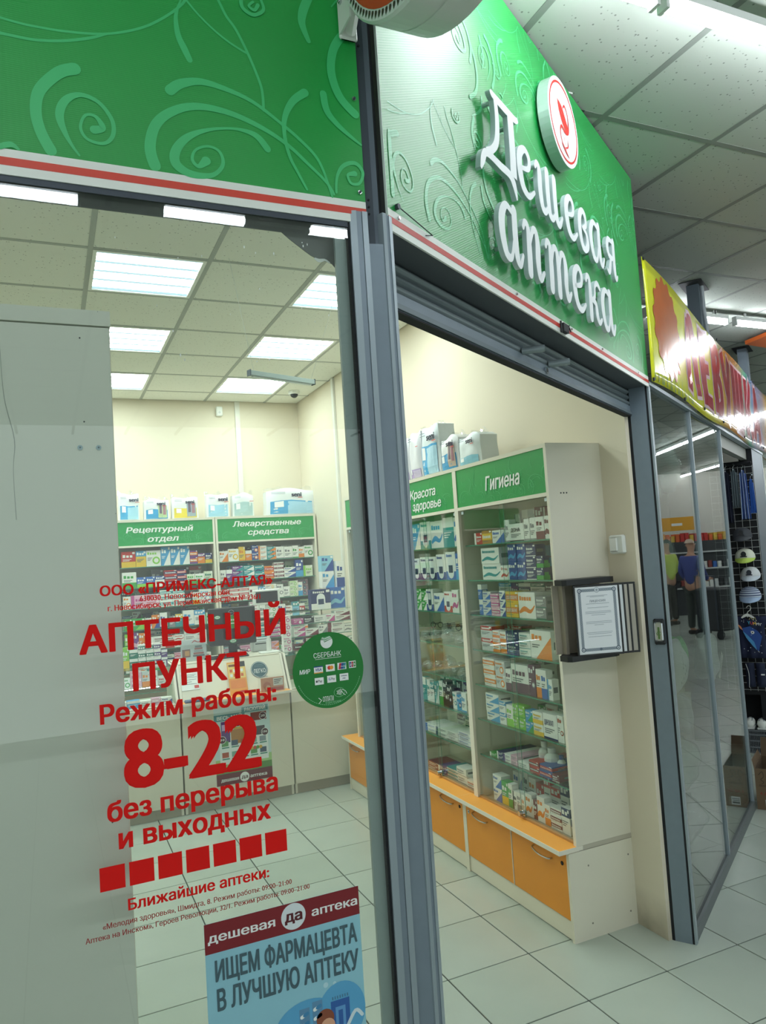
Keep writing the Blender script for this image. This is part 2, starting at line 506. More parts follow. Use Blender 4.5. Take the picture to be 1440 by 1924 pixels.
# dark steel upright between the two signs
t2 = struct(link('trim_2', None), 'dark steel upright in the gap between the two green signs')
post('upright', [(.576, 1.272), (.592, 1.268), (.592, 1.32), (.576, 1.32)], 2.19, ZC, STEEL_D, t2)
post('upright', [(.5925, 1.2700), (.6035, 1.268), (.6035, 1.32), (.5925, 1.32)], 2.19, ZC, mat('59636e', .5, metal=.3), t2)
post('upright', [(.604, 1.276), (.616, 1.283), (.608, 1.32), (.604, 1.32)], 2.20, ZC, RUBBER, t2)
q = M()
for z in (2.262, 2.276, 2.290): q.tube([(.5835, 1.2685, z), (.5835, 1.275, z)], .0022, RUBBER, 8)
q.tube([(.5835, 1.2685, 2.60), (.5835, 1.275, 2.60)], .0022, RUBBER, 8)
q.build('rivet_hole', t2)
# right jamb of the entrance: rubber, steel, rubber, light edge
t3 = struct(link('trim_3', None), 'grey-blue aluminium jamb at the right of the entrance')
post('jamb_face', [BW(-.004, .012)[:2], BW(.03, .012)[:2], BW(.03, .078)[:2], BW(-.004, .078)[:2]], 0, 2.245, STEEL, t3)
post('jamb_seal', [BW(-.004, .079)[:2], BW(.03, .079)[:2], BW(.03, .092)[:2], BW(-.002, .092)[:2]], 0, 2.245, RUBBER, t3)
post('jamb_seal', [BW(-.003, .004)[:2], BW(.03, .004)[:2], BW(.03, .0115)[:2], BW(-.003, .0115)[:2]], 0, 2.245, RUBBER, t3)
post('jamb_edge', [BW(-.004, -.004)[:2], BW(.022, -.004)[:2], BW(.022, .0035)[:2], BW(-.004, .0035)[:2]], 0, 2.245, STEEL_L, t3)
post('jamb_edge', [BW(-.003, .0925)[:2], BW(.03, .0925)[:2], BW(.03, .097)[:2], BW(-.001, .097)[:2]], 0, 2.245, STEEL_L, t3)
post('jamb_head', [BW(-.002, .02)[:2], BW(.045, .02)[:2], BW(.045, .07)[:2], BW(-.002, .07)[:2]], 2.262, ZC, STEEL_D, t3)
# lock keeper on the jamb
lk = tag(M().bbox(-.0225, .0225, -.012, 0, -.052, .052, DARK, .006).build('door_lock', None, BW(-.006, .034, 1.232), BETA - PI/2), 'chromed oval lock plate on the right jamb of the entrance', 'lock')
M().bbox(-.017, .017, -.02, -.012, -.037, .04, CHROME, .005).build('lock_plate', lk)
M().ring(0, -.006, .009, .002, -.0205, mat('5a7a3a', .3)).box(-.004, .004, -.0206, -.02, -.028, .02, mat('4d6b35', .3)).build('keyhole_cover', lk)
# soffit and shutter head over the entrance
sf = M()
sf.vprism([BW(-1.965, .0)[:2], BW(.0, .0)[:2], BW(.0, .10)[:2], BW(-1.965, .10)[:2]], 2.243, 2.262, mat('5b6066', .6, metal=.2))
struct(sf.build('trim_4'), 'grey sheet soffit over the entrance')

# ---- roller shutter, rolled up
SH = mat('6f7a80', .45, metal=.35); SHL = mat('8a959a', .4, metal=.35)
rs = thing('roller_shutter', 'grey aluminium roller shutter rolled up over the entrance', 'shutter', BW(-1.93, .088, 0), BETA)
W_ = 1.925
def slat(z0, z1, m, bulge=.012):
    q = M(); prof = []
    for k in range(7):
        a = k/6; prof.append((-bulge*math.sin(PI*a), z0 + (z1-z0)*a))
    v = [(0, p[0], p[1]) for p in prof] + [(W_, p[0], p[1]) for p in prof] + [(0, .012, z0), (0, .012, z1), (W_, .012, z0), (W_, .012, z1)]
    f = [(i, i+7, i+8, i+1) for i in range(6)] + [(14, 16, 17, 15)]
    q.add(v, f, m); return q
slat(2.172, 2.196, SHL).build('slat', rs, smooth=False)
slat(2.1965, 2.220, SH).build('slat', rs)
slat(2.2205, 2.243, SHL).build('slat', rs)
q = M().box(0, W_, -.012, .014, 2.131, 2.171, STEEL).box(0, W_, -.017, -.012, 2.134, 2.146, SH).box(0, W_, -.014, .014, 2.127, 2.131, RUBBER)
q.build('bottom_bar', rs)
for s_ in (.79, 1.00):
    h = M().tube([(s_, -.012, 2.178), (s_+.02, -.075, 2.178)], .0105, SHL, 14, cap=False).tube([(s_, -.012, 2.178), (s_+.02, -.0745, 2.178)], .0080, DARK, 14)
    h.build('stub_tube', rs, smooth=False)
q = M().tube([(.965, -.0135, 2.151), (.965, -.020, 2.151)], .011, CHROME, 18); q.tube([(.965, -.0201, 2.151), (.965, -.0206, 2.151)], .006, DARK, 12)
q.build('lock_cylinder', rs)

# ---- shop window: pane, bottom rail
win = struct(M().box(-1.6, .5345, 1.267, 1.275, .06, 2.262, GLASS_W).build('window_1'), 'large pane of the pharmacy window')
M().box(-1.6, .5345, 1.262, 1.30, 0, .06, STEEL).build('bottom_rail', win)
M().box(-1.6, .5345, 1.264, 1.266, 2.228, 2.24, STEEL_D).build('top_bead', win)
q = M()
rs2 = random.Random(3)
for k in range(26):      # little paint and glue specks on the glass
    x = rs2.uniform(.1, .50); z = rs2.uniform(1.95, 2.19); r = rs2.uniform(.0004, .0013)
    q.disc(x, z, r, 1.2665, mat('dfe6e2', .6), 7, r*rs2.uniform(1, 3))
for (x, z) in ((.085, 2.03), (.10, 1.70), (.12, 1.99)): q.disc(x, z, .0006, 1.2665, DARK, 6)
q.build('speck', win, kind='stuff')
# dark sheet hung behind the top of the pane, torn at its right end
fs_pts = [(-1.55, 2.262), (-1.55, 2.2185), (.415, 2.2185), (.431, 2.206), (.456, 2.189), (.470, 2.180), (.487, 2.173), (.500, 2.1715), (.512, 2.168), (.519, 2.160), (.519, 2.262)]
fsheet = tag(M().prism(fs_pts, 1.299, 1.301, mat('5c605d', .55)).build('dark_film'), 'dark grey film with a torn corner behind the top of the window', 'film')
q = M().ribbon([(.478, 2.174, .004), (.486, 2.171, .007), (.497, 2.1735, .004), (.506, 2.169, .003)], 1.2975, mat('cfd4cf', .3), 1.2985)
q.build('clear_tape', fsheet)

# ---- ceiling light panels inside
PG = mat('c4e4fa', .4, emit=.75, key='pg'); PT = mat('f0fff9', .4, emit=E_PANEL*1.25, key='pt')
for k, (x0, x1, y0, y1) in enumerate(panels):
    wx, wy = x1-x0, y1-y0
    col = ['unseen left', 'middle', 'right'][min(2, max(0, round((x0+.8875)/1.111)))]  # left column stands out of view, added to light the shop
    row = {0: 'nearest the window', 1: 'in the middle row', 2: 'nearest the back wall'}[round((y0-3.62)/1.12)]
    p = thing('ceiling_light', f'square fluorescent ceiling panel {row}, {col} column', 'ceiling light', (x0, y0, ZC), 0, 'fluorescent panels in the pharmacy ceiling')
    q = M()
    q.box(.012, wx-.012, .012, .03, -.004, .02, OFFW).box(.012, wx-.012, wy-.03, wy-.012, -.004, .02, OFFW).box(.012, .03, .03, wy-.03, -.004, .02, OFFW).box(wx-.03, wx-.012, .03, wy-.03, -.004, .02, OFFW)
    q.build('light_frame', p)
    q = M(); nst = 17
    for a in range(nst):
        ya, yb = .03 + (wy-.06)*a/nst, .03 + (wy-.06)*(a+1)/nst
        q.add([(.03, ya, .004), (wx-.03, ya, .004), (wx-.03, yb, .004), (.03, yb, .004)], [(3, 2, 1, 0)], PT if a % 4 in (1, 2, 3) else PG)
    q.build('diffuser', p)

# ---- tube lights in the hall
TUBE = mat('f3faff', .4, emit=E_TUBE, key='tube'); TBODY = mat('d9dcda', .5)
def tube_row(y, xs, name, lab, zt=3.06):
    for k, (a, b) in enumerate(xs):
        f = thing('tube_light', lab(k), 'tube light', (a, y, zt), 0, 'tube lights under the hall ceiling')
        M().box(0, b-a, -.018, .018, .020, .045, TBODY).box(.1, .12, -.004, .004, .045, .095, TBODY).box(b-a-.12, b-a-.1, -.004, .004, .045, .095, TBODY).build('light_body', f)
        M().tube([(.012, 0, 0), (b-a-.012, 0, 0)], .017, TUBE, 10).build('lamp_tube', f)
        M().box(0, .012, -.018, .018, -.018, .020, TBODY).build('end_cap', f)
        M().box(b-a-.012, b-a, -.018, .018, -.018, .02, TBODY).build('end_cap', f)
ordn = ['first', 'second', 'third', 'fourth', 'fifth', 'sixth', 'seventh', 'eighth', 'ninth', 'tenth', 'eleventh', 'twelfth']
tube_row(1.432, [(.95, 1.555), (1.577, 2.72), (2.75, 3.89), (3.92, 5.06), (6.3, 7.44), (8.6, 9.74), (10.9, 12.04), (13.2, 14.34)], 'a',
         lambda k: f'{ordn[k]} tube light from the green lettered sign, row above the aisle')
tube_row(-.472, [(-1.9, -.85), (-.82, .158), (.456, .811), (1.075, 2.1), (2.13, 3.2), (5.2, 6.3), (7.5, 8.6), (9.8, 10.9)], 'b',
         lambda k: f'{ordn[k]} tube light from the left in the row behind the viewer')
tube_row(3.585, [(3.55, 4.05), (4.07, 4.285), (4.355, 5.42), (5.45, 6.52), (7.7, 8.8), (9.9, 11.0)], 'c',
         lambda k: f'{ordn[k]} tube light from the left over the yellow banner')
for r_, (yy, x0) in enumerate(((5.7, 8.3), (7.9, 10.0), (10.0, 13.0))):
    tube_row(yy, [(x0 + 1.17*k, x0 + 1.17*k + 1.14) for k in range(8 if r_ else 6)], 'd',
         lambda k, r_=r_: f'{ordn[k]} tube in the {["near", "middle", "far"][r_]} row over the far hall, seen as a reflection')

# ================================================================ SIGNS
SWIRL = [[-43,2496,3.8,-5,2493,3.9,54,2496,4.1,117,2507,4.2,173,2531,4.4,214,2561,4.5,243,2590,4.6,253,2607,4.7],[-44,2470,5.3,2,2470,4.7,46,2478,4.9,87,2492,5.0,116,2506,3.4],[243,2600,2.8,233,2568,6.4,235,2534,10.1,244,2512,12.0,253,2492,10.2],[252,2602,3.7,270,2582,3.8,297,2559,3.8,325,2541,3.9,355,2528,4.0],[309,2617,4.8,322,2590,4.9,338,2569,4.9,356,2533,5.0,371,2496,5.0,381,2463,5.0,382,2425,5.0],[483,2668,16.2,470,2638,17.1,466,2611,13.9,477,2579,8.6],[217,2429,18.2,236,2445,16.5,273,2456,12.2,325,2449,8.7,367,2435,7.0,411,2408,6.1,450,2380,6.3,484,2345,5.3,506,2281,4.3],[189,2280,19.9,179,2318,18.5,190,2362,16.9,220,2392,15.4,262,2409,13.0,318,2408,10.6,375,2392,9.0,423,2368,7.2,463,2336,6.3,497,2306,5.3,513,2280,4.3],[385,2353,13.0,364,2375,10.9,326,2380,4.8,278,2369,6.6,241,2348,12.8,221,2320,16.3,222,2297,16.3,247,2284,12.8,283,2288,8.4,302,2310,6.6,297,2333,5.2,277,2339,4.7,256,2329,4.6,249,2311,5.5,259,2300,7.4,273,2312,15.9],[64,2434,20.5,40,2422,19.4,11,2387,18.2,4,2350,17.2,11,2315,17.3,29,2279,18.3],[72,2280,2.4,52,2309,6.0,39,2347,12.8,48,2376,12.9,71,2391,8.2,99,2384,6.7,119,2358,6.8,120,2331,6.8,105,2314,5.8,80,2317,4.9,70,2335,4.9,78,2357,4.9,94,2358,5.8,104,2341,10.9,91,2335,14.1],[463,2475,15.9,439,2454,13.5,422,2421,10.3,419,2385,7.2,427,2345,6.2,441,2317,5.2,462,2277,4.2],[500,2480,14.1,506,2447,13.0,531,2420,9.9,571,2393,4.5],[574,2444,16.9,535,2479,16.6,519,2528,16.5,528,2578,16.6,555,2617,16.9],[514,2280,4.3,517,2319,5.4,532,2345,7.7,557,2354,7.8,571,2338,6.7,563,2316,5.6,546,2313,5.5,540,2328,5.5,554,2333,11.1],[441,2312,5.2,421,2280,11.2],[351,2630,7.0,353,2613,7.0,372,2604,7.0,392,2618,6.1,388,2638,5.1],[373,2629,5.0,365,2619,5.0,375,2614,6.0,382,2625,7.1],[-49,2282,9.0,-34,2288,9.1,-23,2282,3.8]]
def swirls(q, y, m, tx=0, tz=0, k=1.0, mirror=False, wk=1.0, sel=None, clip=None, sub=3):
    """printed scrollwork; source curves in mm about (300, 2450)"""
    for idx, c in enumerate(SWIRL):
        if sel is not None and idx not in sel: continue
        pts = []
        for i in range(0, len(c), 3):
            x = (c[i]-300)/1000*k*(-1 if mirror else 1) + tx; z = (c[i+1]-2450)/1000*k + tz
            pts.append((x, z, c[i+2]/1000*k*wk))
        if clip:
            if len(pts) > 2: pts = catmull(pts, 3)
            pts = [(min(max(p[0], clip[0]), clip[1]), min(max(p[1], clip[2]), clip[3]), p[2]) for p in pts
                   if clip[0]-.0 <= p[0] <= clip[1]+.0 and clip[2] <= p[1] <= clip[3]]
            if len(pts) < 3: continue
        q.ribbon(pts, y - idx*.00005, m, n=sub)

def ridged(name, c, rough, light=False):
    """corrugated plastic sheet: fine slanted ridges"""
    m = mat(c, rough, key=name, spec=.6)
    nt = m.node_tree; b = nt.nodes['Principled BSDF']
    tc = nt.nodes.new('ShaderNodeTexCoord'); mp = nt.nodes.new('ShaderNodeMapping')
    mp.inputs['Rotation'].default_value = (0, math.radians(-62 if light else 90), 0)
    wv = nt.nodes.new('ShaderNodeTexWave'); wv.bands_direction = 'X'; wv.inputs['Scale'].default_value = 65 if light else 90
    nt.links.new(tc.outputs['Object'], mp.inputs[0]); nt.links.new(mp.outputs[0], wv.inputs['Vector'])
    bp = nt.nodes.new('ShaderNodeBump'); bp.inputs['Strength'].default_value = .25 if light else .08; bp.inputs['Distance'].default_value = .0012
    nt.links.new(wv.outputs['Fac'], bp.inputs['Height']); nt.links.new(bp.outputs[0], b.inputs['Normal'])
    return m
GA = ridged('green_sheet_a', '07983c', .45)
GB = ridged('green_sheet_b', '0c9440', .40, True); GB.node_tree.nodes['Principled BSDF'].inputs['Coat Weight'].default_value = .7; GB.node_tree.nodes['Principled BSDF'].inputs['Coat Roughness'].default_value = .38
WS = mat('e9ece6', .4); RS = mat('d23a24', .42)
# fascia A over the window
fa = thing('fascia_sign', 'green scroll-patterned fascia board above the shop window, no lettering', 'sign', (0, 1.262, 0), 0)
M().box(-1.6, .5735, 0, .004, 2.2805, ZC, GA).build('board', fa)
M().box(-1.6, .5735, -.0005, .0043, 2.2385, 2.2803, WS).build('white_border', fa)
M().box(-1.6, .5735, -.0012, -.0005, 2.2535, 2.2665, RS).build('red_stripe', fa)
q = M(); swirls(q, -.0006, GREEN_L, .3, 2.45, clip=(-1.5, .5734, 2.281, 3.12))
for (tx, tz, mi) in ((-.45, 2.52, False), (-1.1, 2.45, True), (.3, 2.83, True), (-.5, 2.9, False)):
    swirls(q, -.0006, GREEN_L, tx, tz, mirror=mi, clip=(-1.5, -.07 if tz < 2.8 else .57, 2.281 if tz < 2.8 else 2.66, 3.12))
q.build('scroll_print', fa, kind='stuff')
q = M()
for (x, z) in ((.562, 2.482), (.562, 2.297)):
    q.tube([(x, 0, z), (x, -.004, z)], .0042, CHROME, 8).tube([(x, -.004, z), (x, -.007, z)], .0022, STEEL_D, 8)
q.build('screw', fa)
# fascia B over the entrance, with the raised name
fb = thing('fascia_sign', 'green fascia board with raised white name lettering over the pharmacy entrance', 'sign', JB, BETA)
SL, SR_ = -1.966, .004
M().box(SL, SR_, -.004, .0, 2.282, 3.128, GB).build('board', fb)
M().box(SL-.0012, SL, -.0045, .0005, 2.24, 3.128, mat('c9d8cf', .5)).build('cut_edge', fb)
M().box(SL, SR_, -.0046, .0, 2.2385, 2.2818, WS).build('white_border', fb)
M().box(SL, SR_, -.0053, -.0046, 2.254, 2.2665, mat('c2342a', .42)).build('red_stripe', fb)
q = M()
SWB = ridged('green_print_b', '48bd7c', .40, True); SWB.node_tree.nodes['Principled BSDF'].inputs['Coat Weight'].default_value = .7; SWB.node_tree.nodes['Principled BSDF'].inputs['Coat Roughness'].default_value = .38
for (tx, tz, k, mi) in ((-1.70, 2.47, .9, False), (-1.30, 2.72, .9, True), (-.95, 2.47, .8, False), (-.55, 2.75, .9, False), (-.30, 2.44, .8, True), (-1.62, 2.95, .8, True), (-1.15, 3.0, .7, False), (-.78, 3.0, .7, True), (-.20, 2.92, .8, False)):
    swirls(q, -.0047, SWB, tx, tz, k, mi, wk=.75, clip=(SL+.02, -.01, 2.29, 3.12))
q.build('scroll_print', fb, kind='stuff')
q = M()
for x in (-1.93, -1.35, -.93, -.62, -.15): q.tube([(x, -.005, 2.272), (x, -.009, 2.272)], .0035, CHROME, 8)
q.tube([(-1.935, -.005, 2.293), (-1.935, -.012, 2.293)], .006, STEEL_D, 8).tube([(-1.935, -.010, 2.293), (-1.86, -.013, 2.282), (-1.80, -.010, 2.279), (-1.83, -.01, 2.269)], .0012, DARK, 5)
q.build('screw', fb)
q = M().box(-1.03, -.985, -.018, -.005, 2.243, 2.268, DARK).tube([(-1.045, -.014, 2.27), (-1.045, -.014, 2.235)], .003, DARK, 6).tube([(-.99, -.02, 2.266), (-1.0, -.024, 2.255), (-.985, -.022, 2.247)], .002, DARK, 6)
q.build('clip', fb)

# raised letters, drawn stroke by stroke:  (x, z, width) with x-height 1
LET = {
 'е': ([[(.16,.50,.10),(.55,.62,.14),(.62,.86,.19),(.42,.98,.16),(.16,.78,.26),(.11,.45,.30),(.22,.12,.26),(.50,.02,.16),(.80,.22,.10)]], .86),
 'ш': ([[(.0,.86,.12),(.10,.97,.16),(.22,.86,.24),(.20,.45,.27),(.26,.10,.24),(.42,.02,.18),(.60,.18,.12),(.66,.45,.20)],[(.66,1.0,.26),(.64,.5,.27),(.68,.10,.25),(.84,.02,.18),(1.02,.18,.12),(1.07,.45,.20)],[(1.08,1.0,.26),(1.06,.5,.27),(1.10,.10,.25),(1.26,.02,.18),(1.46,.25,.10)]], 1.52),
 'в': ([[(.66,.72,.10),(.62,.92,.15),(.42,.99,.16),(.18,.80,.25),(.12,.45,.28),(.22,.10,.24),(.44,.01,.18),(.68,.20,.24),(.62,.46,.16),(.34,.54,.08)],[(.34,.54,.08),(.60,.66,.16),(.62,.86,.18),(.44,.98,.12)]], .86),
 'а': ([[(.62,.95,.14),(.36,.99,.16),(.14,.74,.27),(.11,.40,.29),(.24,.06,.23),(.48,.05,.14),(.64,.40,.10)],[(.74,1.0,.26),(.72,.5,.27),(.76,.12,.25),(.90,.02,.15),(1.06,.25,.10)]], 1.14),
 'я': ([[(.60,.98,.14),(.28,.96,.18),(.14,.74,.26),(.26,.52,.20),(.60,.50,.14)],[(.42,.48,.14),(.26,.16,.20),(.14,.02,.16),(.0,.06,.10)],[(.72,1.0,.26),(.70,.5,.27),(.72,.12,.25),(.82,.0,.15),(.94,.10,.10)]], .98),
 'п': ([[(.0,.84,.12),(.10,.97,.15),(.24,.90,.20),(.25,.5,.27),(.22,.02,.27)],[(.30,.60,.10),(.48,.92,.16),(.66,.95,.20),(.72,.70,.27),(.68,.30,.27),(.76,.04,.20),(1.0,.22,.10)]], 1.06),
 'т': ([[(.0,.84,.12),(.10,.97,.15),(.24,.90,.20),(.25,.5,.27),(.22,.02,.27)],[(.30,.60,.10),(.44,.92,.15),(.60,.95,.18),(.68,.70,.26),(.66,.02,.27)],[(.74,.60,.10),(.88,.92,.15),(1.06,.95,.18),(1.14,.70,.26),(1.10,.30,.26),(1.18,.04,.20),(1.40,.22,.10)]], 1.46),
 'к': ([[(.0,.84,.12),(.10,.97,.15),(.24,.90,.20),(.25,.5,.27),(.22,.02,.27)],[(.34,.46,.12),(.56,.60,.12),(.62,.86,.12),(.80,.98,.16),(.98,.90,.14)],[(.36,.48,.14),(.60,.42,.20),(.66,.14,.24),(.80,.02,.16),(.98,.14,.10)]], 1.02),
}
KL = 1.0216
SCm = 3.172
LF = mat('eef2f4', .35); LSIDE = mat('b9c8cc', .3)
def raise_letter(ch, s0, s1, z0, h, idx):
    k = lambda s, z: ((s + SCm)*KL - SCm, 1.6 + (z-1.6)*KL)
    strokes, wd = LET[ch]
    q = M()
    for si, stq in enumerate(strokes):
        pts = []
        for (x, z, ww) in stq:
            X_, Z_ = k(s0 + x/wd*(s1-s0), z0 + z*h)
            pts.append((X_, Z_, ww*h*.92))
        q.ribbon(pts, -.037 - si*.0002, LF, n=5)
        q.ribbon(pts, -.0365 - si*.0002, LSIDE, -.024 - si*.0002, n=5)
    for z in (.2, .8):
        X_, Z_ = k(s0 + (s1-s0)*.25, z0 + z*h); q.tube([(X_, -.022, Z_), (X_, -.004, Z_)], .006, mat('9fb5b0', .3), 8)
    q.build('raised_letter', fb)
# capital
def KD(s, z): return ((s + SCm)*KL - SCm, 1.6 + (z-1.6)*KL)
q = M()
dk_ = [0]
def D_(pts, front=True):
    dk_[0] += .0002
    p = [(*KD(a, b), c) for a, b, c in pts]
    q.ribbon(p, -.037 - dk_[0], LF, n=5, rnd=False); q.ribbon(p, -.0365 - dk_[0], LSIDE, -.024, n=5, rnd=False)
D_([(-1.530, 2.723, .012), (-1.518, 2.715, .02), (-1.45, 2.713, .024), (-1.385, 2.714, .02), (-1.366, 2.722, .012)])
D_([(-1.507, 2.715, .020), (-1.503, 2.66, .024), (-1.515, 2.60, .024), (-1.545, 2.565, .020), (-1.578, 2.545, .022)])
D_([(-1.418, 2.715, .036), (-1.418, 2.62, .038), (-1.422, 2.545, .040)])
D_([(-1.620, 2.488, .008), (-1.606, 2.515, .022), (-1.59, 2.538, .020), (-1.56, 2.543, .020), (-1.50, 2.541, .022), (-1.45, 2.541, .024), (-1.425, 2.525, .028), (-1.412, 2.488, .008)])
for (a, b) in ((-1.515, 2.70), (-1.60, 2.53), (-1.42, 2.55), (-1.42, 2.68)):
    a, b = KD(a, b); q.tube([(a, -.022, b), (a, -.004, b)], .006, mat('9fb5b0', .3), 8)
q.build('raised_letter', fb)
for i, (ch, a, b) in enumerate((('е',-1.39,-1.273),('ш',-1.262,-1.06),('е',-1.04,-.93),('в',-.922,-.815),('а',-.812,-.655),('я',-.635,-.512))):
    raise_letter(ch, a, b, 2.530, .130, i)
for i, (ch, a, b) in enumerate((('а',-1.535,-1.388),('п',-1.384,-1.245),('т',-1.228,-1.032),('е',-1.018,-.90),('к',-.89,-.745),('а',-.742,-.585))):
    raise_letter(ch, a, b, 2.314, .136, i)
# round emblem: disc box with a red ring, bowl and snake
ec = (-.965, 2.905); er = .130
q = M(); n = 48
v = [(ec[0]+er*math.cos(2*PI*k/n), y, ec[1]+er*math.sin(2*PI*k/n)*1.05) for y in (-.046, -.012) for k in range(n)]
q.add(v, [(k, (k+1) % n, n+(k+1) % n, n+k) for k in range(n)], mat('aebfba', .28, metal=.2))
q.add(v[:n], [tuple(range(n))], mat('f0f2f3', .35))
q.ring(ec[0], ec[1], er-.010, .007, -.0468, RED, 48, (er-.012)*1.05)
EM = [[(-.055,.068,.004),(-.035,.03,.022),(-.005,.0,.030),(.03,-.02,.020),(.036,-.005,.01)],[(-.055,.068,.002),(-.02,.05,.022),(.01,.018,.026),(.036,-.005,.014)],
      [(.0,.058,.006),(.02,.074,.010),(.044,.055,.007),(.05,.02,.010),(.042,-.02,.015),(.01,-.035,.013),(-.03,-.026,.012),(-.048,-.05,.008),(-.04,-.085,.005),(-.02,-.105,.004)],
      [(.03,-.055,.002),(.026,-.085,.007),(-.005,-.100,.004)],[(-.035,-.096,.010),(.0,-.114,.012),(.03,-.126,.003)],[(-.012,-.04,.002),(-.008,-.07,.003),(-.008,-.098,.002)]]
for ei, e in enumerate(EM): q.ribbon([(ec[0]+a*.82, ec[1]+b*.82, c*.80) for a, b, c in e], -.0470 - ei*.0001, RED, n=5)
q.build('round_emblem', fb)

# ---- round lightbox sign on a bracket at the corner
dr = thing('projecting_sign', 'round white lightbox sign with red disc and ring of teeth at the shop corner', 'sign', (0, 0, 0))
cx, cy, cz, rr = .5245, .892, 2.767, .33
q = M(); n = 72
prof = [(cx, rr-.004), (cx+.004, rr), (cx+.052, rr), (cx+.053, rr-.0015), (cx+.055, rr-.0015), (cx+.056, rr), (cx+.105, rr), (cx+.109, rr-.004)]
v = []
for (x, r) in prof: v += [(x, cy + r*math.cos(2*PI*k/n), cz + r*math.sin(2*PI*k/n)) for k in range(n)]
f = [(i*n+k, (i+1)*n+k, (i+1)*n+(k+1) % n, i*n+(k+1) % n) for i in range(len(prof)-1) for k in range(n)]
q.add(v, f + [tuple(range(n)), tuple(range(len(v)-1, len(v)-n-1, -1))], mat('dfe3df', .3))
q.build('drum', dr)
def face_disc(x, r, m, name, lab=None):
    q = M().poly([(x, cy + r*math.cos(2*PI*k/n), cz + r*math.sin(2*PI*k/n)) for k in range(n)], m); return q.build(name, dr, label=lab)
face_disc(cx-.0006, .309, mat('c9351f', .3), 'red_disc')
face_disc(cx-.0010, .24, mat('f0f0ee', .3), 'inner_disc')
q = M(); TEETH = mat('6a4a3c', .4, noise=.5, nscale=60); TD = mat('3b3634', .4)
for k in range(132):
    a = 2*PI*k/132
    def P(r, da): return (cy + r*math.cos(a+da), cz + r*math.sin(a+da))
    pts = [P(.3115, -.012), P(.3115, .012), P(.315, .014), P(.320, .006), P(.3235, 0), P(.320, -.006), P(.315, -.014)]
    q.poly([(cx-.0012, *p) for p in pts], TD)
    pts = [P(.3125, -.006), P(.3125, .010), P(.317, .006), P(.320, 0)]
    q.poly([(cx-.0016, *p) for p in pts], TEETH)
q.build('tooth', dr, kind='stuff')
q = M().bbox(.538, .5745, 1.250, 1.2590, 2.594, 2.86, OFFW, .003).box(.5375, .541, 1.20, 1.254, 2.60, 2.86, OFFW)
q.tube([(.560, 1.252, 2.605), (.556, 1.19, 2.66)], .010, OFFW, 4).build('bracket', dr)
M().tube([(.5375, 1.236, 2.655), (.5335, 1.236, 2.655)], .006, CHROME, 6).tube([(.5335, 1.236, 2.655), (.531, 1.236, 2.655)], .0035, CHROME, 8).build('bolt', dr)

# ================================================================ VINYL LETTERING ON THE WINDOW
YW = 1.2665
LR = mat('e21410', .6, spec=.2); LR2 = mat('9c342e', .5)
vl = thing('vinyl_lettering', 'red vinyl opening-hours lettering stuck on the shop window', 'lettering', (0, 0, 0))
for (s, x0, x1, z, h, bold, m_) in (
    ('ООО «ПРИМЕКС-АЛТАЯ»', .071, .352, 1.5695, .0150, .034, LR),
    ('630030, Новосибирская обл.,', .131, .281, 1.5565, .0085, .028, LR),
    ('г. Новосибирск, ул. Первомайская, дом № 236/1', .082, .329, 1.545, .0084, .028, LR),
    ('АПТЕЧНЫЙ', .038, .371, 1.482, .0402, .034, LR),
    ('ПУНКТ', .115, .300, 1.416, .0393, .034, LR),
    ('Режим работы:', .064, .348, 1.3705, .0277, .034, LR),
    ('8-22', .096, .316, 1.2665, .0851, .036, LR),
    ('без перерыва', .069, .342, 1.220, .0285, .034, LR),
    ('и выходных', .084, .327, 1.1765, .0290, .034, LR),
    ('Ближайшие аптеки:', .094, .319, 1.0815, .0159, .028, LR),
    ('«Мелодия здоровья», Шмидта, 8. Режим работы: 09:00–21:00', .056, .357, 1.0615, .0078, .022, LR2),
    ('Аптека на Инском», Героев Революции, 32/1. Режим работы: 09:00–21:00', .031, .388, 1.0465, .0077, .022, LR2)):
    M().text(s, x0, z, h, m_, YW, x1, bold=bold, res=4 if h > .02 else 2).build('text_line', vl)
for k in range(7):
    a = .0545 + k*.04345
    M().quad(a, a+.0372, 1.1175, 1.1535, YW, LR).build('red_square', vl)

# ---- round bank sticker
bs = thing('round_sticker', 'round green bank sticker with payment logos on the shop window', 'sticker', (.4455, YW-.0003, 1.410))
r = .0665; U = r
n = 56
pts = [(r*math.cos(2*PI*k/n), r*math.sin(2*PI*k/n)) for k in range(n)]
M().flat(pts, .0002, mat('127a2c', .5)).build('disc', bs)
q = M(); SWH = mat('eef2ee', .5); SGL = mat('8cc79a', .5); SG = mat('127a2c', .5)
y = -.0001
# bank emblem: white disc whose top is cut by stepped chevrons
lc = (-.02*U, .745*U); lr = .172*U
def arc(a0, a1, k=14, rr=lr): return [(lc[0]+rr*math.cos(math.radians(a0+(a1-a0)*i/k)), lc[1]+rr*math.sin(math.radians(a0+(a1-a0)*i/k))) for i in range(k+1)]
q.flat(arc(-215, 25) + [(lc[0]-.055*U, lc[1]-.01*U)], y, SWH)
for j in range(4):
    o = .028*U*j + .035*U
    a0 = 152 - 7*j; a1 = 32 + 8*j
    A = (lc[0]+lr*math.cos(math.radians(a0)), lc[1]+lr*math.sin(math.radians(a0))); B = (lc[0]+lr*math.cos(math.radians(a1)), lc[1]+lr*math.sin(math.radians(a1)))
    mid = (lc[0]-.055*U, lc[1]-.01*U+o)
    q.ribbon([(*A, .019*U), (*mid, .019*U), (*B, .019*U)], y, SWH if j % 2 == 0 else SGL, n=1, rnd=False)
q.build('bank_emblem', bs)
q = M().text('СБЕРБАНК', -.405*U, .345*U, .125*U, SWH, y, .375*U, bold=.01).quad(-.37*U, .37*U, .305*U, .315*U, y, SWH)
